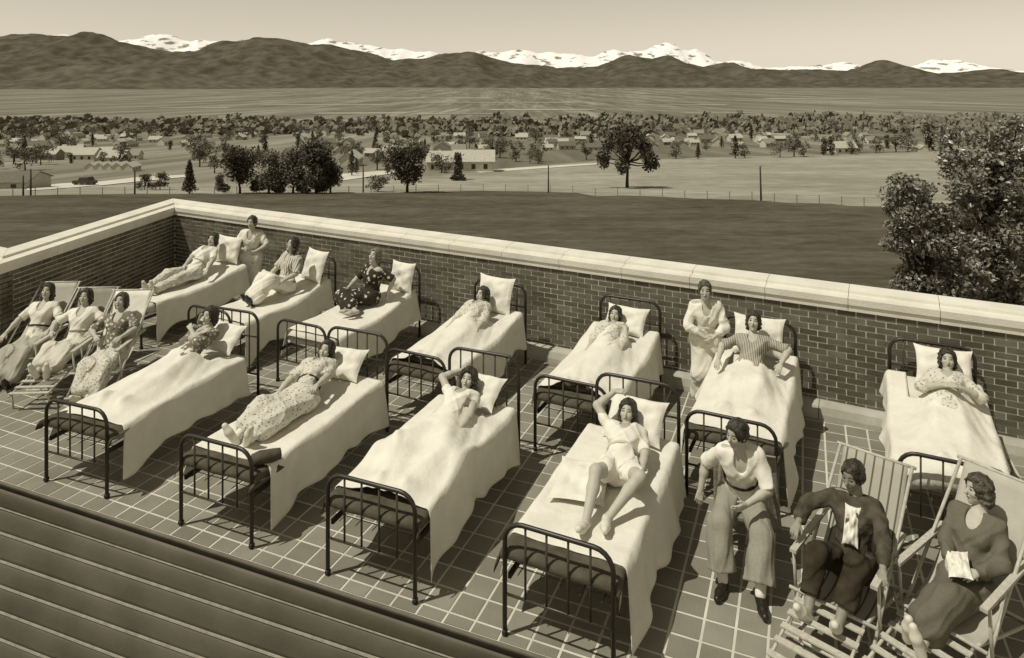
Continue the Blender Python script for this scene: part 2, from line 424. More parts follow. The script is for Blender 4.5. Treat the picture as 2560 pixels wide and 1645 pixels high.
# ------------------------------------------------------------------ parapet walls
brick_ms = [mat('brick_%s' % n, l, l2=l * 1.5, scale=3.2, detail=10, thresh=(.35, .7), coords='World', rough=.9, spec=.15, bump=.4, bscale=90) for n, l in (('dark', .095), ('mid', .12), ('brown', .15))]
mortar_m = mat('mortar', .50, l2=.76, scale=3, detail=8, coords='World', rough=1, spec=.05)
stone_m = mat('coping_stone', .66, l2=.80, scale=2.6, detail=9, coords='World', rough=.85, spec=.2, bump=.25, bscale=40)
curb_m = mat('curb_cement', .34, l2=.50, scale=3, detail=8, coords='World', rough=.9, spec=.1, bump=.2, bscale=25)
def parapet(a, b, label, n_single, lit_curb=True, base=-8.8, ext_a=0.0, ext_b=0.0):
    """brick wall from a to b (deck on its left side when walking a->b is the face's outward side)"""
    d = (b - a); L = d.length; d.normalize(); n = Vector((-d.y, d.x, 0))      # n points at the deck
    ang = math.atan2(d.y, d.x)
    w = thing('parapet_wall', label, 'wall', a, ang)
    # local frame: x along the wall, +y towards the deck
    MB().box(-ext_a, L + ext_b, -.36, -.006, base, WALL_H).build('wall_core', mortar_m, w)
    BH, BL, J = .074, .210, .014
    rows = int(WALL_H / BH); BH = WALL_H / rows
    items = []
    for r in range(rows):
        soldier = r == rows - 1
        off = (r % 2) * (BL + J) / 2
        x = -off
        while x < L:
            x0, x1 = max(x, 0), min(x + BL, L)
            if x1 - x0 > .02:
                p = a + d * ((x0 + x1) / 2); items.append((p.y if p.y > 0 else 1, r, x0, x1))
            x += BL + J
    def key(it):
        p = a + d * ((it[2] + it[3]) / 2); u = CX + F_PX * p.x / p.y
        return (0 if -20 < u < 2580 and p.y > 1 else 1, p.y)
    items.sort(key=key)
    rb = [MB(), MB(), MB()]
    shared = {}
    for k, (_, r, x0, x1) in enumerate(items):
        yy = random.uniform(-.002, .002); mi = random.choice((0, 0, 1, 1, 1, 2))
        z0 = r * BH
        if k < n_single:
            ln = round(x1 - x0, 3)
            if (ln, mi) not in shared: shared[(ln, mi)] = MB().box(-ln / 2, ln / 2, -.03, 0, 0, BH - J).mesh('brick', brick_ms[mi])
            o = link('brick', shared[(ln, mi)], w); o.location = ((x0 + x1) / 2, yy, z0)
        else: rb[mi].box(x0, x1, -.03, yy, z0, z0 + BH - J)
    v = []; f = []; mi = []
    for k, r in enumerate(rb):
        m0 = len(v); v += r.v; f += [tuple(i + m0 for i in q) for q in r.f]; mi += [k] * len(r.f)
    if f:
        me = bpy.data.meshes.new('brickwork'); me.from_pydata(v, [], f)
        for m in brick_ms: me.materials.append(m)
        me.polygons.foreach_set('material_index', mi); me.update()
        tag(link('brickwork', me, w), kind='stuff')
    return w, L
def coping(w, L, x0, x1, step=1.02, mitre0=0, mitre1=0):
    """stones with a raised outer half, a sloping inner half, and a two-step face"""
    h = WALL_H
    prof = [(.025, h), (.025, h + .075), (.045, h + .083), (.045, h + .165), (-.13, h + .175), (-.135, h + .212), (-.42, h + .225), (-.42, h - .02), (-.365, h)]
    k = max(1, round((x1 - x0) / step)); st = (x1 - x0) / k
    for i in range(k):
        a, b = x0 + i * st + .003, x0 + (i + 1) * st - .003
        mb = MB(); n = len(mb.v); m = len(prof)
        for (x, first) in ((a, 1), (b, 0)):
            for (y, z) in prof:
                dx = 0
                if first and i == 0: dx = mitre0 * y
                if not first and i == k - 1: dx = mitre1 * y
                mb.v.append((x + dx, y, z))
        mb.f += [(q, (q + 1) % m, m + (q + 1) % m, m + q) for q in range(m)]
        mb.f += [tuple(m - 1 - q for q in range(m)), tuple(m + q for q in range(m))]
        mb.build('coping_stone', stone_m, w)
# long wall, walking from its right end to the corner keeps the deck on the left
w1, L1 = parapet(W_RIGHT, W_CORNER, 'long brick parapet wall with pale stone coping behind the beds', 300, ext_b=.3)
c1 = math.tan((math.pi - (math.pi - 0)) / 2)
def bis(a, b, c):
    """tangent of the mitre at b between walls a-b and b-c (deck on the left)"""
    d1 = (b - a).normalized(); d2 = (c - b).normalized()
    t = math.atan2(d1.x * d2.y - d1.y * d2.x, d1.dot(d2)); return math.tan(t / 2)
t1 = bis(W_RIGHT, W_CORNER, W_LEFT); t2 = bis(W_CORNER, W_LEFT, W_FAR)
coping(w1, L1, 0, L1, 1.02, 0, -t1)
# cement curb along the foot of the long wall
mb = MB()
k = 12
for i in range(k):
    a, b = L1 * i / k, L1 * (i + 1) / k
    P = [(0.0, .19), (.05, .185), (.13, .15), (CURB - .005, .06), (CURB, 0.0), (CURB, -.05), (0.0, -.05)]
    mb = MB()
    for x in (a + .004, b - .004):
        for (y, z) in P: mb.v.append((x, y, z))
    m = len(P)
    mb.f += [(q, (q + 1) % m, m + (q + 1) % m, m + q) for q in range(m)] + [tuple(m - 1 - q for q in range(m)), tuple(m + q for q in range(m))]
    mb.build('curb', curb_m, w1)
w2, L2 = parapet(W_CORNER, W_LEFT, 'shaded brick parapet wall at the left with pale stone coping', 120, ext_a=0, ext_b=-.25)
coping(w2, L2, 0, L2, 1.02, t1, -t2)
w3, L3 = parapet(W_LEFT, W_FAR, 'brick parapet wall turning away at the left picture edge', 30, ext_a=-.24)
coping(w3, L3, 0, L3, 1.02, t2, 0)

# ------------------------------------------------------------------ seamed roof below the near edge of the deck
roof_m = mat('roof_metal', .095, l2=.15, scale=1.6, detail=10, thresh=(.3, .72), rough=.65, spec=.25, bump=.12, bscale=24)
sunlit_lip_m = mat('sunlit_seam_metal', .36, var=.2, scale=12, rough=.55, spec=.3)  # pale tone paints in the sunlight caught along the seam ledges
roof = thing('seamed_roof', 'steep ribbed metal roof falling away below the near deck edge', 'roof')
ec = Vector((-e_dir.y, e_dir.x, 0))       # towards the deck
rn = (-ec * math.cos(math.radians(13)) + Vector((0, 0, 1)) * math.sin(math.radians(13)))   # face normal
rp = E_A - ec * .045 + Vector((0, 0, -.02))
def on_roof(u, v):
    d = Vector(((u - CX) / F_PX, 1, -(v - HOR) / F_PX)); o = Vector((0, 0, CAM_H))
    t = (rp - o).dot(rn) / d.dot(rn); return o + d * t
seams = [(1269, .3325), (1331.5, .334), (1402, .345), (1465, .357), (1529.6, .378), (1598, .395), (1668, .41), (1740, .425), (1815, .44)]
lines = []
for (c, s) in seams:
    a = on_roof(0, c); b = on_roof(900, c + s * 900)
    d = (b - a).normalized(); lines.append((a - d * 7.5, a + d * 13))
top_a = E_L - ec * .045 + Vector((0, 0, -.02)); top_b = E_R - ec * .045 + Vector((0, 0, -.02))
prev = (top_a, top_b)
for i, (a, b) in enumerate(lines):
    mb = MB(); n = len(mb.v)
    up = (prev[0] - a).normalized()
    q = [prev[0], prev[1], b, a]
    K = 6; P = []
    for j_ in range(K + 1):     # each course bellies out a little
        f_ = j_ / K; o_ = rn * (.013 * math.sin(math.pi * (f_ ** .7)) - .004)
        P.append([prev[0].lerp(a, f_) + o_, prev[0].lerp(a, f_).lerp(prev[1].lerp(b, f_), .5) + o_, prev[1].lerp(b, f_) + o_])
    mb.grid(P); pn_ = mb.build('roof_panel', roof_m, roof, True)
    if pn_.data.polygons[0].normal.dot(rn) < 0: pn_.data.flip_normals()
    md = pn_.modifiers.new('thickness', 'SOLIDIFY'); md.thickness = .02; md.offset = -1
    mb = MB(); d = (b - a).normalized(); o2 = rn * .010; u2 = up * .009
    q = [a + u2, b + u2, b - u2, a - u2]
    mb.v += [tuple(p - rn * .01) for p in q] + [tuple(p + o2) for p in q]
    mb.f += [(0, 1, 2, 3), (7, 6, 5, 4), (1, 0, 4, 5), (2, 1, 5, 6), (3, 2, 6, 7), (0, 3, 7, 4)]
    mb.build('roof_seam', sunlit_lip_m, roof)
    prev = (a, b)
# dark gutter and bright edge strip where the deck ends
gm = mat('gutter_metal', .035, var=.2, rough=.6)
g = thing('deck_gutter', 'dark gutter running along the open near edge of the deck', 'gutter')
mb = MB(); mb.sweep([(.006, -.005), (.006, -.09), (.042, -.09), (.042, -.03), (.036, -.03), (.036, -.08), (.012, -.08), (.012, -.005)], E_L, E_R); mb.build('trough', gm, g)
mb = MB(); mb.sweep([(-.03, -.02), (-.03, .006), (0.004, .006), (0.004, -.02)], E_L, E_R); mb.build('edge_strip', mat('edge_metal', .16, var=.15), g)
# ------------------------------------------------------------------ beds
iron_m = mat('dark_iron', .028, var=.25, scale=14, rough=.42, spec=.5)
iron2_m = mat('worn_iron', .05, var=.3, scale=20, rough=.4, spec=.5)
spring_m = mat('spring_wire', .10, var=.3, scale=20, rough=.5)
tick_m = mat('mattress_ticking', .62, var=.10, scale=3, rough=.95, bump=.15, bscale=18)
sheet_m = mat('white_sheet', .70, l2=.79, scale=5, detail=8, rough=.95, spec=.1, bump=.55, bscale=13)
spread_m = mat('white_bedspread', .69, l2=.78, scale=5, detail=8, rough=.95, spec=.1, bump=.55, bscale=15)
pillow_m = mat('pillow_cotton', .72, l2=.82, scale=6, detail=8, rough=.95, spec=.1, bump=.7, bscale=12)
blanket_shade_m = mat('grey_blanket_shade', .10, var=.25, scale=9, rough=1, spec=.05, bump=.3, bscale=60)  # blanket tone, also used to paint shade on mattress ends
BW_, BL_ = .88, 2.30       # bed width and length (foot frame to head frame)

def bent_frame(w, h, r, z0=0.0, cr=.15, n=5):
    pts = [(-w / 2, 0, z0)]
    pts.append((-w / 2, 0, h - cr))
    for k in range(1, n + 1):
        a = math.pi - k / n * math.pi / 2; pts.append((-w / 2 + cr + cr * math.cos(a), 0, h - cr + cr * math.sin(a)))
    for k in range(0, n + 1):
        a = math.pi / 2 - k / n * math.pi / 2; pts.append((w / 2 - cr + cr * math.cos(a), 0, h - cr + cr * math.sin(a)))
    pts.append((w / 2, 0, z0))
    return pts
def mat_top(y, rise): return .66 + rise * float(smooth01(1.15, 2.2, y))

def make_bed_parts(root, nf=4, nh=5, rise=0.0):
    """iron bed in its own frame: y = 0 at the foot, y = BL_ at the head, origin on the floor at the foot's middle"""
    w = BW_
    for (y, h, ns, low, nm) in ((0, .90, nf, .33, 'foot'), (BL_, 1.18, nh, .36, 'head')):
        def sh(pts): return [(p[0], p[1] + y, p[2]) for p in pts]
        o = MB().tube(sh(bent_frame(w, h, .019, .055)), .019, 9).build(nm + '_frame', iron_m, root, True)
        MB().tube([(-w / 2, y, low), (w / 2, y, low)], .011, 6).build(nm + '_cross_rail', iron2_m, root, True)
        if nm == 'head': MB().tube([(-w / 2, y, .86), (w / 2, y, .86)], .010, 6).build('head_cross_rail', iron2_m, root, True)
        key = (nm, ns)
        for k in range(ns):
            x = -w / 2 + w * (k + 1) / (ns + 1)
            if key not in SPIN: SPIN[key] = MB().tube([(0, 0, low), (0, 0, h - .01)], .0095, 6).mesh('spindle', iron2_m, True)
            s = link('spindle', SPIN[key], root); s.location = (x, y, 0)
        for x in (-w / 2, w / 2):
            if 'caster' not in SPIN:
                mb = MB(); mb.tube([(-.014, 0, .028), (.014, 0, .028)], .028, 10); mb.tube([(0, 0, .03), (0, 0, .075)], .013, 6); SPIN['caster'] = mb.mesh('caster', iron_m, True)
            c = link('caster', SPIN['caster'], root); c.location = (x, y, 0)
    for x in (-w / 2 + .03, w / 2 - .03):
        MB().box(x - .012, x + .012, .02, BL_ - .02, .44, .485).build('side_rail', iron_m, root)
    mb = MB()
    for k in range(10):
        y = .12 + k * (BL_ - .24) / 9; mb.tube([(-w / 2 + .03, y, .475), (w / 2 - .03, y, .475)], .005, 4, False)
    for k in range(5):
        x = -w / 2 + .1 + k * (w - .2) / 4; mb.tube([(x, .03, .48), (x, BL_ - .03, .48)], .005, 4, False)
    tag(mb.build('wire_spring', spring_m, root), kind='stuff')
    # mattress: rounded slab whose head end may be raised
    mb = MB(); n = 26; P = []
    for i in range(n + 1):
        y = .13 + (BL_ - .28) * i / n; t = mat_top(y, rise); hw = w / 2 - .015
        e = .03 if i in (0, n) else 0.0
        ring = []
        zb = t - .15 + e * .6; zt = t - e
        for (x, z) in ((-hw + .03 + e, zb), (hw - .03 - e, zb), (hw - e, zb + .035), (hw - e, zt - .04), (hw - .04 - e, zt), (-hw + .04 + e, zt), (-hw + e, zt - .04), (-hw + e, zb + .035)): ring.append((x, y, z))
        ring.append(ring[0]); P.append(ring)
    mb.grid(P); mb.f.append(tuple(range(7, -1, -1))); m = n * 9; mb.f.append(tuple(m + q for q in range(8)))
    mb.build('mattress', tick_m, root, True)
SPIN = {}

def cap_top(caps, x, y):
    """highest point of a set of capsules over (x, y)"""
    z = -9
    for (a, b, ra, rb) in caps:
        dx, dy = b[0] - a[0], b[1] - a[1]; l2 = dx * dx + dy * dy + 1e-9
        t = max(0, min(1, ((x - a[0]) * dx + (y - a[1]) * dy) / l2))
        px, py, pz = a[0] + dx * t, a[1] + dy * t, a[2] + (b[2] - a[2]) * t
        r = ra + (rb - ra) * t; d2 = (x - px) ** 2 + (y - py) ** 2
        if d2 < r * r: z = max(z, pz + math.sqrt(r * r - d2))
    return z
def make_cover(name, caps, y0, y1, notch, rise, dropL, dropR, m, seed, tipf=.18, tiph=.05, flare=.05, notch_w=.27, footdrop=.0, fold=True, lift=.022):
    """bed sheet: flat on the bed, lifted over the sleeper, hanging at the sides.
    notch: y beyond which the sheet is open between -notch_w and notch_w"""
    rg = random.Random(seed)
    hw = BW_ / 2 + .012
    NX, NY = 36, 96
    xs = [-hw + 2 * hw * k / NX for k in range(NX + 1)]
    ysv = [y0 + (y1 - y0) * k / NY for k in range(NY + 1)]
    Z = np.zeros((NX + 1, NY + 1))
    for i, x in enumerate(xs):
        for j, y in enumerate(ysv):
            b = mat_top(y, rise) + lift
            Z[i, j] = max(b, cap_top(caps, x, y) + lift) if abs(x) < hw - .03 else b
    base = np.array([[mat_top(y, rise) + lift for y in ysv] for x in xs])
    Z0 = Z.copy()
    for _ in range(150):
        Zp = np.pad(Z, 1, mode='edge')
        A = (Zp[:-2, 1:-1] + Zp[2:, 1:-1] + Zp[1:-1, :-2] + Zp[1:-1, 2:] + Zp[1:-1, 1:-1] * 2) / 6
        Z = np.maximum(A, Z0)
    ph = [rg.uniform(0, 6.28) for _ in range(8)]
    for i, x in enumerate(xs):
        for j, y in enumerate(ysv):
            Z[i, j] += .004 * math.sin(y * 11 + x * 5 + ph[0]) + .003 * math.sin(x * 17 - y * 6 + ph[1])
            hump = max(0, Z[i, j] - base[i, j] - .02)
            Z[i, j] += min(.006, hump * .12) * math.sin(y * 9 + x * 37 + ph[2] + 3 * math.sin(x * 7 + y * 3))
    from mathutils import noise as MN
    for i, x in enumerate(xs):
        for j, y in enumerate(ysv):
            a_ = MN.ridged_multi_fractal(Vector((x * 2.1 + seed, y * 1.3, seed * 3.1)), 1.0, 2.0, 3, 1.0, 2.0)
            b_ = MN.noise(Vector((x * 3 + seed * 2, y * 2.2, 7.7)))
            Z[i, j] += .0065 * (a_ - 1.3) * (.5 + b_) + .004 * MN.noise(Vector((x * 9 + 3, y * 7 + seed, 1)))
    ND = 15
    P = []
    def side(sg, drop):
        rows = []
        for k in range(1, ND + 1):
            t = k / ND; row = []
            for j, y in enumerate(ysv):
                q = (y - y0) / (y1 - y0)
                dl = drop + tipf * math.exp(-(q / .10) ** 2) * 1.0 + tiph * math.exp(-((1 - q) / .08) ** 2) + .025 * math.sin(y * 4.1 + ph[3]) + .012 * math.sin(y * 9.7 + ph[4])
                f = .006 + .024 * t
                wv = f * (math.sin(y * 7.3 + ph[5] + 1.3 * math.sin(y * 2.1)) + .55 * math.sin(y * 17.0 + ph[6]) * t)
                zt = Z[0 if sg < 0 else NX, j]
                r = .035
                if k == 1: x = hw + r * .7; z = zt - r * .35
                else: x = hw + r + flare * t + wv; z = zt - r - (dl - r) * (k - 1) / (ND - 1)
                yy = y + .015 * t * math.sin(y * 13 + ph[7]) - (.06 * t * math.exp(-(q / .06) ** 2)) + .04 * t * math.exp(-((1 - q) / .06) ** 2)
                row.append((sg * x, yy, max(z, .04)))
            rows.append(row)
        return rows
    P = list(reversed(side(-1, dropL)))
    P += [[(x, ysv[j], Z[i, j]) for j in range(NY + 1)] for i, x in enumerate(xs)]
    P += side(1, dropR)
    # the foot edge turns down a little over the mattress end
    if footdrop > 0:
        Q = []
        for row in P:
            p = row[0]; Q.append([(p[0], p[1] - .05, p[2] - footdrop), (p[0], p[1] - .03, p[2] - footdrop * .35)] + list(row))
        P = Q
    mb = MB(); mb.grid(P)
    if notch is not None:
        keep = []
        for f in mb.f:
            c = [sum(mb.v[i][q] for i in f) / 4 for q in range(3)]
            edge = notch + .10 * (abs(c[0]) / notch_w) ** 2
            if abs(c[0]) < notch_w and c[1] > edge: continue
            keep.append(f)
        mb.f = keep
    me = mb.mesh(name, m, True)
    return me

def superpillow(w, d, h, seed, sag=.0):
    rg = random.Random(seed); n = 18; mb = MB()
    ph = [rg.uniform(0, 6.28) for _ in range(6)]
    for sg in (1, -1):
        P = []
        for i in range(n + 1):
            row = []
            for j in range(n + 1):
                a = -1 + 2 * i / n; b = -1 + 2 * j / n
                t = (max(0, 1 - a * a) ** .55) * (max(0, 1 - b * b) ** .55)
                pin = 1 - .10 * (1 - abs(a) ** 3) * abs(b) ** 4; pin2 = 1 - .10 * (1 - abs(b) ** 3) * abs(a) ** 4
                x = a * w / 2 * pin2; y = b * d / 2 * pin
                z = sg * h / 2 * t * (1 - sag * math.exp(-((a * 1.8) ** 2 + (b * 1.8) ** 2)))
                z += .020 * t * math.sin(a * 4 + b * 3 + ph[0]) * math.sin(b * 3 + ph[4]) + .010 * t * abs(math.sin(a * 6 - b * 5 + ph[5])) + .009 * t * math.sin(b * 9 - a * 4 + ph[1]) + .006 * math.sin(a * 14 + ph[2]) * t
                row.append((x, y, z))
            P.append(row)
        k0 = len(mb.f); mb.grid(P)
        if sg < 0: mb.f[k0:] = [tuple(reversed(f)) for f in mb.f[k0:]]
    mb.f = [tuple(reversed(f)) for f in mb.f]
    return mb
def pillow(M, label, loc, rot, size=(.62, .44, .17), seed=1, sag=.35):
    mb = superpillow(*size, seed, sag)
    o = mb.build('pillow', pillow_m, None, True)
    o.matrix_world = M @ Matrix.Translation(loc) @ Matrix.Rotation(rot[2], 4, 'Z') @ Matrix.Rotation(rot[0], 4, 'X') @ Matrix.Rotation(rot[1], 4, 'Y')
    return tag(o, label, 'pillow')

# where each bed stands: middle of the foot frame and direction towards the head
def bed_frame_from_feet(fl, fr, ang):
    m = (fl + fr) / 2
    return m, ang
BEDS = {}
def put_bed(key, foot_mid, ang, label, rise, nf=4, nh=5):
    """ang: turn clockwise from the camera's forward direction"""
    r = thing('iron_bed', label, 'bed', (foot_mid.x, foot_mid.y, 0), -ang, 'iron beds on the deck')
    make_bed_parts(r, nf, nh, rise)
    M = Matrix.Translation((foot_mid.x, foot_mid.y, 0)) @ Matrix.Rotation(-ang, 4, 'Z')
    BEDS[key] = (M, rise); return r
def by_feet(u1, v1, u2, v2): return (gp(u1, v1) + gp(u2, v2)) / 2
rad = math.radians
put_bed('one', by_feet(123, 1202, 260, 1248), rad(20), 'iron bed nearest the deck edge at far left, under a smooth white sheet', .02)
put_bed('two', by_feet(451, 1312, 631, 1372), rad(22.5), 'iron bed with a woman in a print dress lying on top of the covers', .02)
put_bed('three', by_feet(819, 1434, 1039, 1513), rad(22.5), 'iron bed of the curly-haired woman with bare raised arm', .02)
put_bed('four', gp(1265, 1589) + Vector((math.cos(rad(25)), -math.sin(rad(25)), 0)) * .43, rad(25), 'largest iron bed in front, rumpled sheet hanging at its right side', .02, 4, 5)
def by_head(u, v, ang, h=.88, inset=.22):
    """right head corner of the cover seen at pixel (u, v)"""
    p = gp(u, v, h); d = Vector((math.sin(ang), math.cos(ang), 0)); x = Vector((math.cos(ang), -math.sin(ang), 0))
    return p + d * inset - x * (BW_ / 2) - d * BL_
A_ = rad(26.4)
back = [('A', 609, 657, 'iron bed in the far corner beside the shaded wall'), ('B', 817, 694, 'iron bed right of the far standing woman, foot hidden by another headboard'),
        ('C', 1030, 721, 'iron bed against the brick wall holding the woman in a dark print dress'), ('D', 1298, 776, 'iron bed against the wall with the tall upright pillow'),
        ('E', 1640, 824, 'iron bed against the wall left of the near standing woman'), ('F', 1985, 886, 'iron bed right of the near standing woman, cover hanging to a point'),
        ('G', 2445, 957, 'rightmost iron bed against the wall behind the deck chairs')]
for (k, u, v, lab) in back:
    put_bed(k, by_head(u, v, A_), A_, lab, .17)
# ------------------------------------------------------------------ people: bodies grown from a field of capsules
def V3(*a): return np.array(a, float)
def unit(v):
    v = np.asarray(v, float); return v / (np.linalg.norm(v) + 1e-12)
class Field:
    """signed distance samples on a regular grid"""
    def __init__(s, lo, hi, h):
        s.h = h; s.lo = np.asarray(lo, float)
        n = np.ceil((np.asarray(hi) - s.lo) / h).astype(int) + 1
        ax = [s.lo[k] + h * np.arange(n[k]) for k in range(3)]
        s.X, s.Y, s.Z = np.meshgrid(*ax, indexing='ij', sparse=True)
        s.n = n; s.f = np.full(n, 9.0, np.float32)
    def cone(s, a, b, ra, rb):
        a = np.asarray(a, float); d = np.asarray(b, float) - a; l2 = max(float(d @ d), 1e-9)
        t = np.clip(((s.X - a[0]) * d[0] + (s.Y - a[1]) * d[1] + (s.Z - a[2]) * d[2]) / l2, 0, 1)
        return (np.sqrt((s.X - a[0] - t * d[0]) ** 2 + (s.Y - a[1] - t * d[1]) ** 2 + (s.Z - a[2] - t * d[2]) ** 2) - (ra + (rb - ra) * t)).astype(np.float32)
    def ell(s, c, R, r):
        """ellipsoid with axes the rows of R"""
        dx, dy, dz = s.X - c[0], s.Y - c[1], s.Z - c[2]
        q = [dx * R[k][0] + dy * R[k][1] + dz * R[k][2] for k in range(3)]
        k0 = np.sqrt(sum((q[k] / r[k]) ** 2 for k in range(3))); k1 = np.sqrt(sum((q[k] / r[k] ** 2) ** 2 for k in range(3))) + 1e-9
        return (k0 * (k0 - 1) / k1).astype(np.float32)
    def add(s, g, k=.02):
        h = np.clip(.5 + .5 * (s.f - g) / k, 0, 1); s.f = s.f * (1 - h) + g * h - k * h * (1 - h)
    def cut(s, g, k=.01):
        g = -g; h = np.clip(.5 - .5 * (s.f - g) / k, 0, 1); s.f = s.f * (1 - h) + g * h + k * h * (1 - h)
    def plane(s, p, n):
        """negative on the side n points away from"""
        return ((s.X - p[0]) * n[0] + (s.Y - p[1]) * n[1] + (s.Z - p[2]) * n[2]).astype(np.float32)
    def mesh(s):
        f = s.f; S = f < 0
        nx, ny, nz = f.shape
        cnt = np.zeros((nx - 1, ny - 1, nz - 1), np.float32); pos = np.zeros((3, nx - 1, ny - 1, nz - 1), np.float32)
        sl = lambda d: (slice(d[0], nx - 1 + d[0]), slice(d[1], ny - 1 + d[1]), slice(d[2], nz - 1 + d[2]))
        for ax in range(3):
            o1, o2 = [k for k in range(3) if k != ax]
            for i in (0, 1):
                for j in (0, 1):
                    d0 = [0, 0, 0]; d0[o1] = i; d0[o2] = j; d1 = list(d0); d1[ax] = 1
                    A = f[sl(d0)]; B = f[sl(d1)]; cr = S[sl(d0)] != S[sl(d1)]
                    den = np.where(cr, A - B, 1); t = np.where(cr, A / den, 0)
                    cnt += cr; pos[ax] += np.where(cr, t, 0); pos[o1] += i * cr; pos[o2] += j * cr
        act = cnt > 0
        idx = np.full(act.shape, -1, np.int64); idx[act] = np.arange(act.sum())
        I = np.argwhere(act)
        v = np.stack([pos[k][act] / cnt[act] + I[:, k] for k in range(3)], 1) * s.h + s.lo
        faces = []
        for ax in range(3):
            o1, o2 = [(1, 2), (2, 0), (0, 1)][ax]
            a = [slice(None)] * 3; b = [slice(None)] * 3; a[ax] = slice(0, -1); b[ax] = slice(1, None)
            cr = S[tuple(a)] != S[tuple(b)]
            E = np.argwhere(cr)
            E = E[(E[:, o1] > 0) & (E[:, o2] > 0) & (E[:, o1] < f.shape[o1] - 1) & (E[:, o2] < f.shape[o2] - 1)]
            if not len(E): continue
            ins = S[tuple(E.T)]
            q = []
            for (i, j) in ((1, 1), (0, 1), (0, 0), (1, 0)):
                c = E.copy(); c[:, o1] -= i; c[:, o2] -= j; q.append(idx[tuple(c.T)])
            Q = np.stack(q, 1); Q[~ins] = Q[~ins][:, ::-1]
            faces.append(Q)
        F = np.concatenate(faces) if faces else np.zeros((0, 4), int)
        F = F[(F >= 0).all(1)]
        return v, F

def np_mesh(name, parts, mats):
    """parts: list of (verts, faces, material index array or int)"""
    vs = []; fs = []; mi = []; n = 0
    for (v, f, m) in parts:
        vs.append(v); fs.append(f + n); mi.append(np.full(len(f), m) if np.isscalar(m) else m); n += len(v)
    v = np.concatenate(vs); f = np.concatenate(fs); mi = np.concatenate(mi).astype(np.int32)
    me = bpy.data.meshes.new(name)
    me.vertices.add(len(v)); me.vertices.foreach_set('co', v.astype(np.float32).ravel())
    me.loops.add(len(f) * 4); me.loops.foreach_set('vertex_index', f.astype(np.int32).ravel())
    me.polygons.add(len(f)); me.polygons.foreach_set('loop_start', np.arange(0, len(f) * 4, 4, dtype=np.int32)); me.polygons.foreach_set('loop_total', np.full(len(f), 4, np.int32))
    for m in mats: me.materials.append(m)
    me.polygons.foreach_set('material_index', mi); me.polygons.foreach_set('use_smooth', np.ones(len(f), bool))
    me.update(calc_edges=True); me.validate(); return me

skin_m = mat('skin', .47, var=.05, scale=20, rough=.55, spec=.3)
tan_m = mat('tanned_skin', .28, var=.06, scale=20, rough=.55, spec=.3)
lip_red = mat('lipstick', .19, var=.1, scale=30, rough=.45)
brow_m = mat('eyebrow', .07, var=.1, scale=30, rough=.8)
eye_m = mat('eye_dark', .055, var=.1, scale=30, rough=.3)
hair_d = mat('dark_hair', .022, l2=.085, thresh=(.42, .68), scale=26, rough=.5, spec=.4, bump=.7, bscale=60, stretch=(1, 1, .4))
hair_b = mat('brown_hair', .04, l2=.14, thresh=(.42, .68), scale=26, rough=.5, spec=.4, bump=.7, bscale=60, stretch=(1, 1, .4))
hair_l = mat('light_hair', .17, var=.45, scale=26, rough=.5, spec=.4, bump=.7, bscale=60, stretch=(1, 1, .4))
CL = {
 'white': mat('white_cotton', .76, var=.07, scale=6, rough=.95, spec=.1, bump=.35, bscale=14),
 'cream': mat('cream_cotton', .60, var=.10, scale=6, rough=.95, spec=.1, bump=.25, bscale=16),
 'pale_print': mat('pale_print', .26, l2=.62, kind='voronoi', scale=30, thresh=(.22, .36), rough=.95, bump=.2, bscale=16),
 'print': mat('flower_print', .64, l2=.19, kind='voronoi', scale=21, thresh=(.26, .40), rough=.95, bump=.2, bscale=16),
 'dark_print': mat('dark_flower_print', .62, l2=.04, kind='voronoi', scale=13, thresh=(.22, .34), rough=.95, bump=.2, bscale=16),
 'stripe': mat('striped_cotton', .28, l2=.72, kind='bands', scale=9, thresh=(.4, .6), rough=.95),
 'stripe_fine': mat('fine_check', .16, l2=.50, kind='bands', scale=16, thresh=(.4, .6), rough=.95),
 'pale_skirt': mat('pale_grey_skirt', .40, var=.15, scale=8, rough=.95, bump=.3, bscale=14),
 'plaid': mat('grey_tweed', .30, var=.08, scale=60, rough=1, spec=.05, bump=.25, bscale=16),
 'suit': mat('grey_suit', .15, var=.08, scale=70, rough=1, spec=.05, bump=.3, bscale=18),
 'dark': mat('dark_cloth', .045, var=.3, scale=12, rough=1, spec=.05, bump=.3, bscale=14),
 'shawl': mat('dark_knit', .055, l2=.11, scale=14, rough=1, spec=.05, bump=.5, bscale=26),
 'black_shoe': mat('black_leather', .02, var=.3, rough=.35, spec=.5),
 'white_shoe': mat('white_leather', .68, var=.08, rough=.5),
}
def two_bone(a, c, l1, l2, hint):
    a = np.asarray(a, float); c = np.asarray(c, float); d = c - a; L = np.linalg.norm(d)
    L2 = min(max(L, abs(l1 - l2) + .02), l1 + l2 - .004); u = d / (L + 1e-9); c = a + u * L2
    h = np.asarray(hint, float); h = h - u * (h @ u); h = unit(h)
    x = (l1 * l1 - l2 * l2 + L2 * L2) / (2 * L2); y = math.sqrt(max(l1 * l1 - x * x, 0))
    return a + u * x + h * y, c

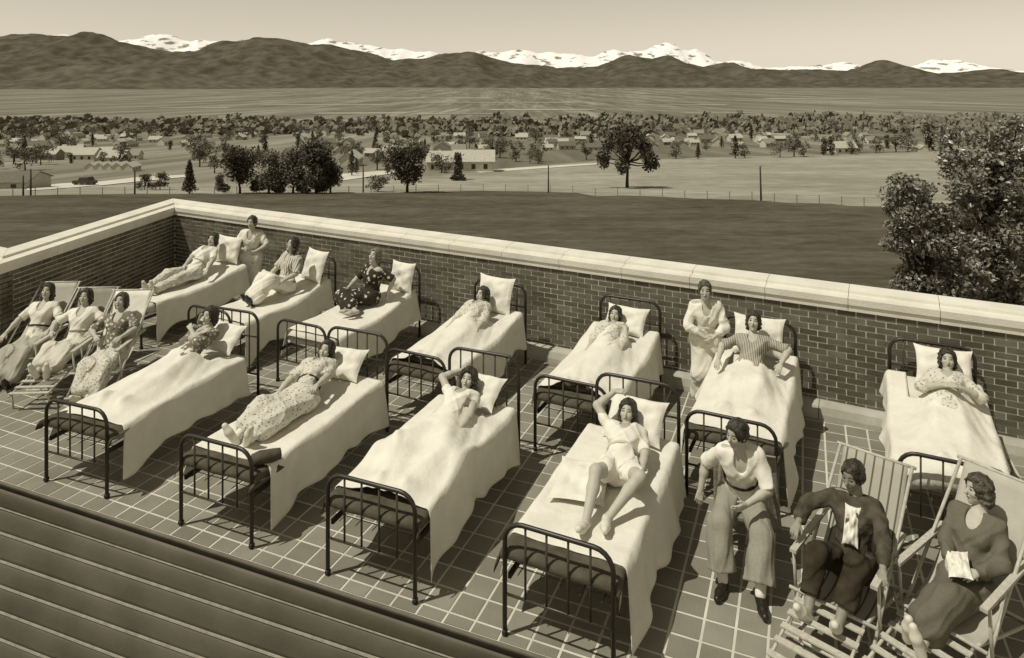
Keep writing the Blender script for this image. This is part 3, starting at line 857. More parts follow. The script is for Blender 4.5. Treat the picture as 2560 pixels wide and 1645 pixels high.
def person(M, label, P, C, H, face, up, wr, eh, an, kh, toe=None, fr=(0, 0, 1), hair='bob', hairm=None, skin=None, top='white', sleeve=.45, bottom=None, skirt='none', hem=.75,
           shoe=None, sock=None, hd=(None, None), pn=(None, None), curl=.35, sc=.97, shfwd=(0, 0), legs_bare=True, name='person', apron=False, collar=False, neckline=.0, cover_legs=False, belt=None, vneck=True):
    """P pelvis, C breastbone top, H head centre, face/up head axes, wr wrists, eh elbow hints, an ankles, kh knee hints; index 0 is the person's right"""
    hairm = hairm or hair_d; skin = skin or skin_m
    P, C, H = map(lambda q: np.array(q, float), (P, C, H))
    d_ = np.linalg.norm(H - C)
    if d_ > .225 * sc: C = C + (H - C) * (1 - .225 * sc / d_)
    fr = unit(fr); s = unit(C - P)
    rt = unit(np.cross(fr, s)); fr = unit(np.cross(s, rt))
    face = unit(face); up = np.asarray(up, float); up = unit(up - face * (up @ face)); hr = np.cross(face, up)
    sh = [C + rt * .155 * sc + s * .005 + fr * shfwd[0], C - rt * .155 * sc + s * .005 + fr * shfwd[1]]
    hip = [P + rt * .085 * sc, P - rt * .085 * sc]
    el = [None] * 2; kn = [None] * 2; wr = list(wr); an = list(an)
    for k in (0, 1):
        el[k], wr[k] = two_bone(sh[k], wr[k], .275 * sc, .245 * sc, eh[k])
        kn[k], an[k] = two_bone(hip[k], an[k], .43 * sc, .41 * sc, kh[k])
    toe = toe or (None, None); tp = []
    for k in (0, 1):
        t = toe[k]
        if t is None:
            sd = unit(an[k] - kn[k]); t = kh[k] - sd * (np.asarray(kh[k]) @ sd)
        tp.append(an[k] + unit(t) * .165 * sc + unit(an[k] - kn[k]) * .03)
    nb = H - up * .085 * sc - face * .02
    wst = P + s * (np.linalg.norm(C - P) * .45)
    body = []
    def B(a, b, ra, rb, k=.03): body.append((np.asarray(a, float), np.asarray(b, float), ra * sc, rb * sc, k))
    B(hip[0] + s * .02, hip[1] + s * .02, .105, .105); B(P + s * .03, wst, .118, .098, .05)
    B(wst, C - s * .10, .098, .112, .05); B(sh[0] * .75 + sh[1] * .25 - s * .06, sh[1] * .75 + sh[0] * .25 - s * .06, .095, .095, .05)
    B(sh[0] * .92 + sh[1] * .08, sh[1] * .92 + sh[0] * .08, .055, .055, .05)
    for q in (1, -1): B(C - s * .13 + rt * q * .065 + fr * .060, C - s * .14 + rt * q * .065 + fr * .070, .055, .050, .06)
    B(C - s * .01, nb, .058, .050, .04)
    for k in (0, 1):
        B(sh[k], el[k], .050, .039); m = el[k] * .65 + wr[k] * .35; B(el[k], m, .039, .037); B(m, wr[k], .037, .026)
        B(hip[k], kn[k], .088, .056, .05); m = kn[k] * .65 + an[k] * .35
        bk = unit(np.cross(np.cross(an[k] - kn[k], kh[k]), an[k] - kn[k])) * -.012
        B(kn[k], m + bk, .056, .052); B(m + bk, an[k], .052, .035)
        he = an[k] + unit(an[k] - kn[k]) * .04 - unit(tp[k] - an[k]) * .03
        B(he, tp[k] * .6 + an[k] * .4 + unit(an[k] - kn[k]) * .02, .033, .034); B(tp[k] * .6 + an[k] * .4 + unit(an[k] - kn[k]) * .02, tp[k], .034, .022)
    allp = np.array([q for b in body for q in (b[0], b[1])])
    F = Field(allp.min(0) - .16, allp.max(0) + .16, .0125)
    for (a, b, ra, rb, k) in body: F.add(F.cone(a, b, ra, rb), k)
    vb, fb = F.mesh(); parts = [(vb, fb, 0)]
    # head: skull, jaw, nose, sockets, lips, ears
    R = np.array([hr, face, up]); hs = sc * 1.0
    def hp(x, y, z): return H + (hr * x + face * y + up * z) * hs
    G = Field(H - .175 * hs, H + .175 * hs, .0052)
    G.add(G.ell(hp(0, -.008, .025), R, np.array([.073, .094, .088]) * hs), .01)
    G.add(G.ell(hp(0, .028, -.045), R, np.array([.055, .058, .066]) * hs), .03)
    G.add(G.cone(hp(0, .062, -.098), hp(0, .06, -.096), .019 * hs, .019 * hs), .025)
    for q in (1, -1):
        G.add(G.ell(hp(q * .034, .060, -.022), R, np.array([.024, .022, .022]) * hs), .02)
        G.add(G.ell(hp(q * .074, -.006, -.012), R, np.array([.009, .019, .030]) * hs), .008)
        G.cut(G.ell(hp(q * .030, .094, .010), R, np.array([.018, .015, .011]) * hs), .012)
        G.add(G.ell(hp(q * .030, .073, .010), R, np.array([.014, .012, .010]) * hs), .004)
    G.add(G.cone(hp(0, .080, .016), hp(0, .103, -.026), .007 * hs, .0125 * hs), .012)
    G.add(G.ell(hp(0, .083, -.052), R, np.array([.023, .012, .0055]) * hs), .006); G.add(G.ell(hp(0, .081, -.063), R, np.array([.019, .012, .006]) * hs), .006)
    G.cut(G.ell(hp(0, .098, -.0575), R, np.array([.020, .006, .0018]) * hs), .003)
    G.add(G.cone(hp(0, -.02, -.06), nb - up * .03, .047 * hs, .047 * hs), .02)
    vh, fh = G.mesh()
    c = (vh[fh].mean(1) - H) / hs; lx, ly, lz = c @ hr, c @ face, c @ up
    mi = np.zeros(len(fh), int)
    mi[((np.abs(lx) / .020) ** 2 + ((lz + .0575) / .0085) ** 2 < 1) & (ly > .05)] = 1
    ex = np.abs(lx)
    mi[(((ex - .031) / .018) ** 2 + ((lz - .031 + .25 * (ex - .03)) / .0052) ** 2 < 1) & (ly > .04)] = 2
    mi[(((ex - .030) / .0135) ** 2 + ((lz - .010) / .0070) ** 2 < 1) & (ly > .04)] = 3
    parts.append((vh, fh, mi))
    # hands: palm, four fingers, thumb
    for k in (0, 1):
        d = unit(hd[k]) if hd[k] is not None else unit(wr[k] - el[k])
        n = np.asarray(pn[k], float) if pn[k] is not None else -fr
        n = unit(n - d * (n @ d)); th = np.cross(d, n) * (1 if k == 0 else -1)
        Q = Field(wr[k] - .20, wr[k] + .20, .0058); Q.f[:] = 9
        lo = wr[k] - .05 * d; S_ = .92 * sc
        Q.add(Q.cone(wr[k] - d * .03, wr[k] + d * .01, .026 * S_, .024 * S_), .01)
        for i, (off, ln) in enumerate(((.030, .070), (.011, .078), (-.009, .073), (-.028, .058))):
            kb = wr[k] + d * (.085 - abs(i - 1) * .005) * S_ + th * off * S_
            Q.add(Q.cone(wr[k] + d * .012 + th * off * .6 * S_, kb, .0155 * S_, .0125 * S_), .012)
            cu = curl * (1 + .15 * i); d1 = unit(d * math.cos(cu) + n * math.sin(cu) + th * (.10 - .06 * i)); p1 = kb + d1 * ln * .5 * S_
            d2 = unit(d * math.cos(cu * 2.1) + n * math.sin(cu * 2.1)); p2 = p1 + d2 * ln * .45 * S_
            Q.add(Q.cone(kb, p1, .0105 * S_, .0092 * S_), .005); Q.add(Q.cone(p1, p2, .0092 * S_, .007 * S_), .003)
        t0 = wr[k] + d * .02 * S_ + th * .022 * S_; t1 = t0 + unit(d * .7 + th * .75 + n * .35) * .042 * S_; t2 = t1 + unit(d * .95 + th * .25 + n * .3) * .032 * S_
        Q.add(Q.cone(t0, t1, .0145 * S_, .0115 * S_), .012); Q.add(Q.cone(t1, t2, .0112 * S_, .008 * S_), .004)
        vq, fq = Q.mesh(); parts.append((vq, fq, 0))
    root = thing(name, label, 'person'); root.matrix_world = M
    link('body', np_mesh('body', parts, [skin, lip_red, brow_m, eye_m]), root)
    # hair
    rs = {'short': .016, 'bob': .022, 'long': .022, 'bun': .014, 'curly': .030, 'cap': .012}[hair]
    G = Field(H - .24 * hs, H + .21 * hs, .0066)
    G.add(G.ell(hp(0, -.012, .030), R, np.array([.073 + rs, .092 + rs, .088 + rs]) * hs), .01)
    if hair in ('bob', 'long', 'curly'):
        for q in (1, -1):
            G.add(G.ell(hp(q * .072, -.030, -.040), R, np.array([.026, .044, .062]) * hs), .03)
            if hair != 'bob': G.add(G.ell(hp(q * .070, -.02, -.10), R, np.array([.036, .045, .055]) * hs), .03)
        G.add(G.ell(hp(0, -.075, -.06), R, np.array([.078, .038, .075]) * hs), .03)
    if hair == 'bun': G.add(G.ell(hp(0, -.10, .0), R, np.array([.045, .035, .045]) * hs), .02)
    if hair == 'short': G.add(G.ell(hp(0, -.05, -.03), R, np.array([.070, .055, .06]) * hs), .03)
    X, Y, Z = G.X - H[0], G.Y - H[1], G.Z - H[2]
    am = .006 if hair == 'curly' else .0032
    lx_ = X * hr[0] + Y * hr[1] + Z * hr[2]; lz_ = X * up[0] + Y * up[1] + Z * up[2]; ly_ = X * face[0] + Y * face[1] + Z * face[2]
    G.f = G.f + (.0055 * np.sin(lz_ * 120 + 2.5 * np.sin(lx_ * 40) + ly_ * 35) * (.4 + np.clip(-lz_ * 9 + .5, 0, 1))).astype(np.float32)
    G.f = G.f + am * (np.sin(X * 150 + 4 * np.sin(Z * 40)) * np.sin(Y * 140 + 1) * np.sin(Z * 110 + 2) * 1.6 + .8 * np.sin(X * 60 + Z * 90)).astype(np.float32)
    G.cut(G.ell(hp(.004, .116, -.012), R, np.array([.074, .094, .096]) * hs), .008)
    G.cut(G.ell(hp(-.022, .118, .048), R, np.array([.030, .062, .042]) * hs), .01)
    G.cut(G.ell(hp(0, .06, -.10), R, np.array([.050, .09, .07]) * hs), .01)
    vq, fq = G.mesh()
    link('hair', np_mesh('hair', [(vq, fq, 0)], [hairm]), root)
    # clothes: the same capsules let out, with creases
    def garment(nm, caps, mt, h=.0105, crease=.0075, cuts=(), cuffs=()):
        if not caps: return
        pts = np.array([q for b in caps for q in (b[0], b[1])]); r = max(max(b[2], b[3]) for b in caps) + .05
        F = Field(pts.min(0) - r, pts.max(0) + r, h)
        for b in caps: F.add(F.cone(b[0], b[1], b[2], b[3]), b[4])
        sd = float(H[0] * 7 + P[1] * 3)
        ax = s if nm not in ('skirt', 'trousers') else unit((an[0] + an[1]) / 2 - P)
        u1 = unit(np.cross(ax, fr) + 1e-6); u2 = np.cross(ax, u1)
        X_, Y_, Z_ = F.X - P[0], F.Y - P[1], F.Z - P[2]
        ta = X_ * ax[0] + Y_ * ax[1] + Z_ * ax[2]; a1 = X_ * u1[0] + Y_ * u1[1] + Z_ * u1[2]; a2 = X_ * u2[0] + Y_ * u2[1] + Z_ * u2[2]
        gr = lambda t_: -(1 - np.abs(np.sin(t_))) ** 3
        if nm in ('skirt', 'trousers'):
            w = 1.3 * gr(17 * a1 + 7 * a2 + 1.2 * np.sin(4 * ta + sd)) + 1.1 * gr(19 * a2 - 9 * a1 + 1.3 * np.sin(5 * ta + sd) + 1) + .5 + .55 * np.sin(34 * a1 + 9 * a2 + 2.0 * np.sin(5 * ta + sd)) + .6 * np.sin(47 * a2 - 21 * a1 + 1.6 * np.sin(7 * ta + 2 * sd)) + .35 * np.sin(24 * ta + 3 * np.sin(12 * a1 + sd))
        else:
            w = 1.3 * gr(15 * a1 + 6 * a2 + 1.8 * np.sin(8 * ta + sd) + sd) + 1.5 * gr(17 * ta + 2.4 * np.sin(9 * a1 + sd) + 9 * a2) * np.exp(-(ta - .18) ** 2 / .03) + 1.0 * gr(21 * a2 - 14 * ta + 2 * np.sin(10 * a1) + 2 * sd) + .35 * np.sin(52 * a1 - 31 * ta + 18 * a2 + sd) + .7
        F.f = F.f + (crease * np.clip(w, -1.8, 1.2)).astype(np.float32)
        for (p, n) in cuts: F.cut(-F.plane(p, n), .006)
        if vneck and nm in ('dress', 'blouse', 'jacket'): F.cut(F.ell(C + s * .01 + fr * .10, np.array([rt, fr, s]), np.array([.058, .11, .115]) * sc), .006)
        for (q, d, rr) in cuffs:
            F.cut(np.maximum(-F.plane(q, d), F.cone(q + d * .02, q + d * .16, rr, rr)), .004)
        v, f = F.mesh()
        if len(f): link(nm, np_mesh(nm, [(v, f, 0)], [mt]), root)
    e = .022
    tor = [(b[0], b[1], b[2] + e, b[3] + e, .055) for b in body[:7]]
    slv = []; cuffs = []
    for k in (0, 1):
        if sleeve > 0:
            a1 = sh[k]
            if sleeve <= .55:
                q = sh[k] + (el[k] - sh[k]) * min(1, sleeve / .5); slv.append((sh[k], q, .062 * sc, .066 * sc, .03)); d_ = unit(el[k] - sh[k]); cuffs.append((q - d_ * .01, d_, .11))
            else:
                t = (sleeve - .5) / .5; slv.append((sh[k], el[k], .066 * sc, .062 * sc, .03)); slv.append((el[k], el[k] + (wr[k] - el[k]) * t, .062 * sc, .052 * sc, .02))
    cut_neck = [(nb * .50 + C * .50 - fr * .01, unit(nb - C))]
    if top:
        capsT = tor + slv
        if bottom == top or bottom is None:
            pass
        garment({'shawl': 'shawl', 'suit': 'jacket'}.get(top, 'blouse' if bottom else 'dress'), capsT + (skirt_caps(skirt, P, s, hip, kn, an, sc, hem) if not bottom else []), CL[top], cuts=cut_neck, cuffs=cuffs)
    if bottom:
        caps = [(body[0][0], body[0][1], (.105 + .02) * sc, (.105 + .02) * sc, .04), (P, wst, .13 * sc, .112 * sc, .04)] + skirt_caps(skirt, P, s, hip, kn, an, sc, hem)
        garment('trousers' if skirt == 'trousers' else 'skirt', caps, CL[bottom], crease=.011, cuffs=[(kn[k] + (an[k] - kn[k]) * ((hem - .5) * 2 + .03), unit(an[k] - kn[k]), .17) for k in (0, 1)] if skirt in ('trousers', 'culottes') else ())
    if top and collar is not False:
        mb = MB(); q = C * .45 + nb * .55; ax_ = unit(nb - C); f2 = unit(fr - ax_ * (fr @ ax_)); r2 = np.cross(f2, ax_)
        mb.tube([q + (r2 * math.cos(a) * .070 + f2 * math.sin(a) * .066) * sc - ax_ * (.052 * max(0, math.sin(a)) ** 2) * sc + f2 * .018 * max(0, math.sin(a)) for a in np.linspace(0, 2 * math.pi, 25)], .012, 6, False)
        mb.build('collar', CL[top], root, True)
    if belt:
        mb = MB(); q = wst - s * .01
        mb.tube([q + (rt * math.cos(a) * 1.05 + fr * math.sin(a)) * (.137 if bottom else .128) * sc for a in np.linspace(0, 2 * math.pi, 29)], .013, 6, False)
        mb.build('belt', CL[belt], root, True)
    if shoe:
        for k in (0, 1):
            caps = [(b[0], b[1], b[2] + .008, b[3] + .010, .02) for b in body[-10 + 5 * 0:]] if False else []
            he = an[k] + unit(an[k] - kn[k]) * .045 - unit(tp[k] - an[k]) * .03; md = tp[k] * .6 + an[k] * .4 + unit(an[k] - kn[k]) * .022
            garment('shoe', [(he, md, .040 * sc, .042 * sc, .02), (md, tp[k] + unit(tp[k] - an[k]) * .012, .042 * sc, .030 * sc, .02)], CL[shoe], h=.008, crease=0)
    if sock:
        for k in (0, 1): garment('sock', [(an[k] * .6 + kn[k] * .4, an[k], .050 * sc, .044 * sc, .02)], CL[sock], h=.009, crease=.002)
    root['_caps'] = 0; del root['_caps']
    return root, dict(body=body, wr=wr, el=el, kn=kn, an=an, sh=sh, hip=hip)

def skirt_caps(kind, P, s, hip, kn, an, sc, hem):
    """hem: 0.5 is the knee, 1 the ankle"""
    r = []
    if kind == 'none': return r
    t = (hem - .5) * 2
    he = [kn[k] + (an[k] - kn[k]) * t for k in (0, 1)] if hem >= .5 else [hip[k] + (kn[k] - hip[k]) * hem * 2 for k in (0, 1)]
    if kind == 'shorts':
        return [(hip[k], hip[k] + (kn[k] - hip[k]) * .45, .106 * sc, .100 * sc, .03) for k in (0, 1)]
    if kind == 'culottes':
        for k in (0, 1):
            r.append((hip[k], kn[k], .112 * sc, .098 * sc, .03)); r.append((kn[k], he[k], .100 * sc, .125 * sc, .03))
        return r
    if kind == 'trousers':
        for k in (0, 1):
            r.append((hip[k], kn[k], .108 * sc, .088 * sc, .03)); r.append((kn[k], he[k], .088 * sc, .078 * sc, .03))
        return r
    wide = .125 if kind == 'skirt' else .10
    for k in (0, 1):
        r.append((hip[k], kn[k], .112 * sc, wide * .88 * sc, .06))
        if hem > .5: r.append((kn[k], he[k], wide * .88 * sc, wide * .92 * sc, .06))
    km = (kn[0] + kn[1]) / 2; hm = (he[0] + he[1]) / 2
    r.append((P, km, .105 * sc, .075 * sc, .08))
    if hem > .5: r.append((km, hm, .075 * sc, .08 * sc, .08))
    return r
# ------------------------------------------------------------------ who lies and sits where
def cover(key, label, caps, y0, y1, notch, dl, dr, m=None, seed=1, **kw):
    M, rise = BEDS[key]
    nm = kw.pop('nm', 'bedspread'); cat = kw.pop('cat', 'bedspread')
    me = make_cover(nm, caps, y0, y1, notch, rise, dl, dr, m or sheet_m, seed, **kw)
    o = link(nm, me); o.matrix_world = M
    md = o.modifiers.new('thickness', 'SOLIDIFY'); md.thickness = .007; md.offset = 0
    return tag(o, label, cat)
def under(info, ymax=9.0):
    """capsules of a sleeper that the sheet lies on"""
    b = info['body']; idx = [0, 1, 2] + [8 + 8 * k + j for k in (0, 1) for j in (3, 4, 5, 6, 7)]
    r = []
    for i in idx:
        a, c, ra, rb, k = b[i]; r.append((a, c, ra + .01, rb + .01))
    return r
MB_ = lambda k: BEDS[k][0]
lab = 'white'
# --- front row
p, i1 = person(MB_('one'), 'woman propped up in the left front bed, arms folded in front of her chin', (0, 1.42, .80), (-.02, 1.80, .99), (-.05, 1.95, 1.20), (-.1, -.95, .25), (0, .3, 1),
    [(.10, 1.66, 1.10), (-.08, 1.66, 1.12)], [(-.8, -.5, -.5), (.8, -.5, -.5)], [(-.10, .60, .73), (.12, .60, .73)], [(-.6, .1, .4), (.6, .1, .4)], toe=[(-.3, -1, .35), (.3, -1, .35)], hair='bob', top='print', sleeve=.6, curl=.5)
cover('one', 'smooth white sheet tucked over the far left front bed', under(i1), .17, 2.0, 1.50, .22, .44, seed=2, tipf=.05)
cover('one', 'dark strip standing in for shade at the foot of the far left front bed', [], .05, .30, None, .06, .06, blanket_shade_m, 3, lift=.010, tipf=0, tiph=0, flare=0, footdrop=.07, nm='blanket', cat='blanket')  # added dark strip, paints the deep shade on the mattress end
pillow(MB_('one'), 'white pillow behind the woman with folded arms', (.08, 2.06, .90), (rad(46), 0, rad(-8)), (.56, .42, .17), seed=4)
p, i2 = person(MB_('two'), 'woman in a flowered print dress lying on top of the covers', (.03, 1.18, .80), (-.10, 1.62, .90), (-.18, 1.92, 1.04), (.12, -.90, .45), (0, .4, .9),
    [(-.36, 1.20, .74), (.20, 1.20, .93)], [(-1, .1, -.2), (.8, .1, -.7)], [(-.10, .38, .75), (.05, .35, .75)], [(-.3, .1, .6), (.3, .1, .6)], hair='long', belt='dark', top='pale_print', sleeve=.45, skirt='skirt', hem=.80, sock='white', shoe='white_shoe')
cover('two', 'white bedspread under the woman in the print dress', [], .19, 2.14, None, .22, .47, seed=5, tipf=.07)
cover('two', 'dark blanket end at the foot of the print-dress bed', [], .05, .30, None, .06, .06, blanket_shade_m, 6, lift=.010, tipf=0, tiph=0, flare=0, footdrop=.07, nm='blanket', cat='blanket')
pillow(MB_('two'), 'soft pillow behind the woman in the print dress', (-.05, 2.06, .86), (rad(42), 0, rad(4)), (.58, .42, .17), seed=7)
mb = MB(); mb.tube([(0, -.13, 0), (0, -.06, .01), (0, .06, 0), (0, .13, 0)], [.055, .062, .06, .05], 12)
o = mb.build('rolled_blanket', blanket_shade_m, None, True); o.matrix_world = MB_('two') @ Matrix.Translation((.42, .22, .735)) @ Matrix.Rotation(rad(-38), 4, 'Z')
tag(o, 'dark rolled blanket at the foot corner of the print-dress bed', 'blanket')
p, i3 = person(MB_('three'), 'curly-haired woman under a sheet, one bare arm raised behind her head', (.05, 1.18, .78), (.03, 1.62, .88), (.0, 1.90, 1.02), (.12, -.90, .45), (0, .45, .9),
    [(-.16, 2.06, 1.04), (.24, 1.10, .80)], [(-1, .25, .25), (.8, 0, -.6)], [(-.06, .46, .73), (.14, .46, .73)], [(-.6, .1, .3), (.6, .1, .3)], toe=[(-.3, -1, .35), (.3, -1, .35)], hair='curly', top='white', sleeve=.2)
cover('three', 'white sheet with a long hanging corner over the curly-haired woman', under(i3), .17, 2.10, 1.50, .22, .50, seed=8, tipf=.08, tiph=.10)
cover('three', 'dark strip standing in for shade behind the bars of the second front bed', [], .05, .30, None, .06, .06, blanket_shade_m, 9, lift=.010, tipf=0, tiph=0, flare=0, footdrop=.07, nm='blanket', cat='blanket')  # added strip, its dark colour is the mattress end's shade
pillow(MB_('three'), 'pillow under the curly-haired woman', (.07, 2.04, .86), (rad(36), 0, rad(-8)), (.54, .42, .16), seed=10)
p, i4 = person(MB_('four'), 'smiling dark-haired woman in white, knee drawn up, lying on the largest front bed', (.13, 1.22, .80), (.07, 1.62, .88), (.02, 1.88, 1.02), (.05, -.92, .40), (0, .45, .9),
    [(-.13, 1.96, 1.17), (.33, 1.22, .80)], [(-1, .1, .3), (1, -.15, .1)], [(.06, .50, .755), (.22, .62, .755)], [(-.1, .1, 1), (.75, -.1, .8)], toe=[(0, -1, .3), (.2, -1, .1)], hair='long', top='white', sleeve=.5, bottom='white', skirt='shorts', hem=.30, belt='cream', shoe='white_shoe', hd=((.9, .15, .1), None))
cover('four', 'rumpled white sheet hanging in folds from the largest front bed', [], .20, 2.12, None, .22, .47, seed=11, tipf=.15, tiph=.10, flare=.09)
cover('four', 'dark blanket end at the foot of the largest front bed', [], .05, .30, None, .06, .06, blanket_shade_m, 12, lift=.010, tipf=0, tiph=0, flare=0, footdrop=.07, nm='blanket', cat='blanket')
pillow(MB_('four'), 'plump pillow behind the smiling woman in white', (.05, 2.05, .89), (rad(44), 0, rad(-4)), (.62, .46, .20), seed=13)
# crumpled robe at her side
o = tag(superpillow(.50, .70, .055, 14, .1).build('robe', CL['white'], None, True), 'crumpled white robe on the largest front bed beside her knee', 'robe')
o.matrix_world = MB_('four') @ Matrix.Translation((-.17, 1.05, .735)) @ Matrix.Rotation(rad(10), 4, 'Z')
# --- back row
p, iA = person(MB_('A'), 'woman in pale clothes reclining on the far corner bed', (.02, 1.28, .84), (-.05, 1.66, 1.07), (-.08, 1.83, 1.31), (.28, -.9, .3), (0, .25, 1),
    [(-.05, 1.18, .98), (.40, 1.25, .86)], [(-1, -.1, 0), (1, -.2, 0)], [(-.06, .50, .76), (.10, .47, .76)], [(0, .3, 1), (0, .3, 1)], hair='bob', top='white', sleeve=.5, bottom='pale_print', skirt='trousers', hem=.98, belt='cream', shoe='white_shoe')
cover('A', 'white bedspread on the far corner bed', [], .24, 2.10, None, .25, .44, spread_m, 15)
pillow(MB_('A'), 'tall pillow behind the woman on the far corner bed', (.06, 2.06, 1.10), (rad(74), 0, 0), (.62, .50, .18), seed=16)
p, iB = person(MB_('B'), 'woman sitting up in a striped blouse, looking up, back row', (.03, 1.52, .84), (.05, 1.66, 1.24), (.08, 1.64, 1.51), (-.28, -.88, .34), (0, .2, 1),
    [(-.14, 1.28, 1.0), (.20, 1.30, 1.0)], [(-.7, .6, -.7), (.7, .6, -.7)], [(-.10, .88, .77), (.02, .84, .77)], [(-.1, .1, 1), (.1, .1, 1)], hair='long', top='stripe', sleeve=.5, bottom='white', skirt='skirt', hem=.9, shoe='black_shoe')
cover('B', 'white bedspread hanging low under the woman in the striped blouse', [], .24, 2.12, None, .25, .46, spread_m, 17, tiph=.12)
pillow(MB_('B'), 'pillow leaning on end behind the woman in the striped blouse', (.22, 2.02, 1.08), (rad(70), 0, rad(-12)), (.56, .56, .17), seed=18)
p, iC = person(MB_('C'), 'woman in a dark print dress sitting with folded legs on her bed', (.02, 1.52, .85), (.05, 1.60, 1.22), (.08, 1.56, 1.49), (-.05, -.93, .36), (0, .2, 1),
    [(-.46, 1.34, .82), (.30, 1.62, .92)], [(-1, .5, 0), (1, .5, -.2)], [(.02, 1.02, .79), (.14, 1.00, .79)], [(-1, -.3, .25), (-.9, -.4, .2)], hair='bob', hairm=hair_l, top='dark_print', sleeve=.5, skirt='skirt', hem=.8)
cover('C', 'white bedspread under the woman in the dark print dress', [], .24, 2.12, None, .25, .46, spread_m, 19)
pillow(MB_('C'), 'two-cornered pillow stood up beside the dark print dress', (.27, 2.04, 1.06), (rad(76), 0, rad(-6)), (.50, .50, .16), seed=20)
p, iD = person(MB_('D'), 'dark-haired woman in bed looking left, against a tall pillow', (.0, 1.22, .80), (-.03, 1.62, .95), (-.06, 1.86, 1.10), (-.35, -.85, .3), (0, .35, .9),
    [(-.22, 1.12, .82), (.22, 1.14, .82)], [(-.7, 0, -.7), (.7, 0, -.7)], [(-.1, .40, .73), (.1, .40, .73)], [(-.6, .1, .3), (.6, .1, .3)], toe=[(-.3, -1, .35), (.3, -1, .35)], hair='long', top='pale_print', sleeve=.6)
cover('D', 'white bedspread over the woman looking left, against the brick wall', under(iD), .17, 2.10, 1.50, .22, .44, spread_m, 21, tiph=.12)
cover('D', 'dark strip for shade at the foot of the bed under the upright pillow', [], .05, .28, None, .06, .06, blanket_shade_m, 41, lift=.010, tipf=0, tiph=0, flare=0, footdrop=.07, nm='blanket', cat='blanket')  # added strip, shade of the mattress end put into its colour
pillow(MB_('D'), 'large upright pillow against the bed head, corners standing high', (.03, 2.08, 1.06), (rad(72), 0, rad(-5)), (.64, .56, .15), seed=22)
p, iE = person(MB_('E'), 'woman tucked in bed to her chin left of the near standing woman', (.0, 1.20, .79), (-.04, 1.62, .92), (-.08, 1.88, 1.06), (.10, -.88, .4), (0, .4, .9),
    [(-.22, 1.10, .80), (.22, 1.12, .80)], [(-.7, 0, -.7), (.7, 0, -.7)], [(-.1, .38, .73), (.1, .38, .73)], [(-.6, .1, .3), (.6, .1, .3)], toe=[(-.3, -1, .35), (.3, -1, .35)], hair='bob', top='pale_print', sleeve=.6)
cover('E', 'wide white bedspread falling in folds left of the near standing woman', under(iE), .17, 2.10, 1.56, .22, .46, spread_m, 23, tiph=.12)
cover('E', 'dark strip for shade at the foot of the bed left of the near standing woman', [], .05, .28, None, .06, .06, blanket_shade_m, 42, lift=.010, tipf=0, tiph=0, flare=0, footdrop=.07, nm='blanket', cat='blanket')  # strip added to darken the mattress end like deep shade
pillow(MB_('E'), 'creased pillow with a folded corner, left of the near standing woman', (.02, 2.03, .96), (rad(46), 0, rad(-3)), (.62, .44, .18), seed=24)
p, iF = person(MB_('F'), 'laughing woman sitting up in bed, arms spread over the white cover', (.0, 1.42, .82), (.0, 1.72, 1.06), (-.01, 1.80, 1.31), (.06, -.94, .30), (0, .3, 1),
    [(-.36, 1.36, .93), (.34, 1.50, .95)], [(-1, .2, .1), (1, .3, .1)], [(-.12, .64, .73), (.12, .64, .73)], [(-.4, .1, .6), (.4, .1, .6)], toe=[(-.3, -1, .35), (.3, -1, .35)], hair='bob', top='stripe_fine', sleeve=.55)
cover('F', 'white bedspread with a long pointed corner hanging to the deck', under(iF), .17, 2.10, 1.40, .25, .46, spread_m, 25, tipf=.22, tiph=.10, flare=.08)
cover('F', 'dark strip for shade at the foot of the laughing woman in bed', [], .05, .28, None, .06, .06, blanket_shade_m, 43, lift=.010, tipf=0, tiph=0, flare=0, footdrop=.07, nm='blanket', cat='blanket')  # dark strip added as painted shade over the mattress end
pillow(MB_('F'), 'pillow with two raised ears behind the laughing woman', (.02, 2.04, 1.06), (rad(64), 0, 0), (.64, .50, .15), seed=26)
p, iG = person(MB_('G'), 'woman in the rightmost bed, hands on her chest over the cover', (.06, 1.22, .80), (.10, 1.62, .98), (.12, 1.84, 1.17), (-.02, -.92, .3), (0, .35, .9),
    [(.04, 1.36, 1.06), (.20, 1.36, 1.06)], [(-.8, 0, -.4), (.8, 0, -.4)], [(-.05, .40, .73), (.15, .40, .73)], [(-.6, .1, .3), (.6, .1, .3)], toe=[(-.3, -1, .35), (.3, -1, .35)], hair='bob', top='pale_print', sleeve=.6)
cover('G', 'white cover on the rightmost bed, its dark-bound edge over the foot', under(iG), .12, 2.12, 1.48, .25, .34, spread_m, 27, footdrop=.16)
pillow(MB_('G'), 'puffed pillow round the head of the woman in the rightmost bed', (.10, 2.02, 1.02), (rad(52), 0, 0), (.60, .46, .19), seed=28)

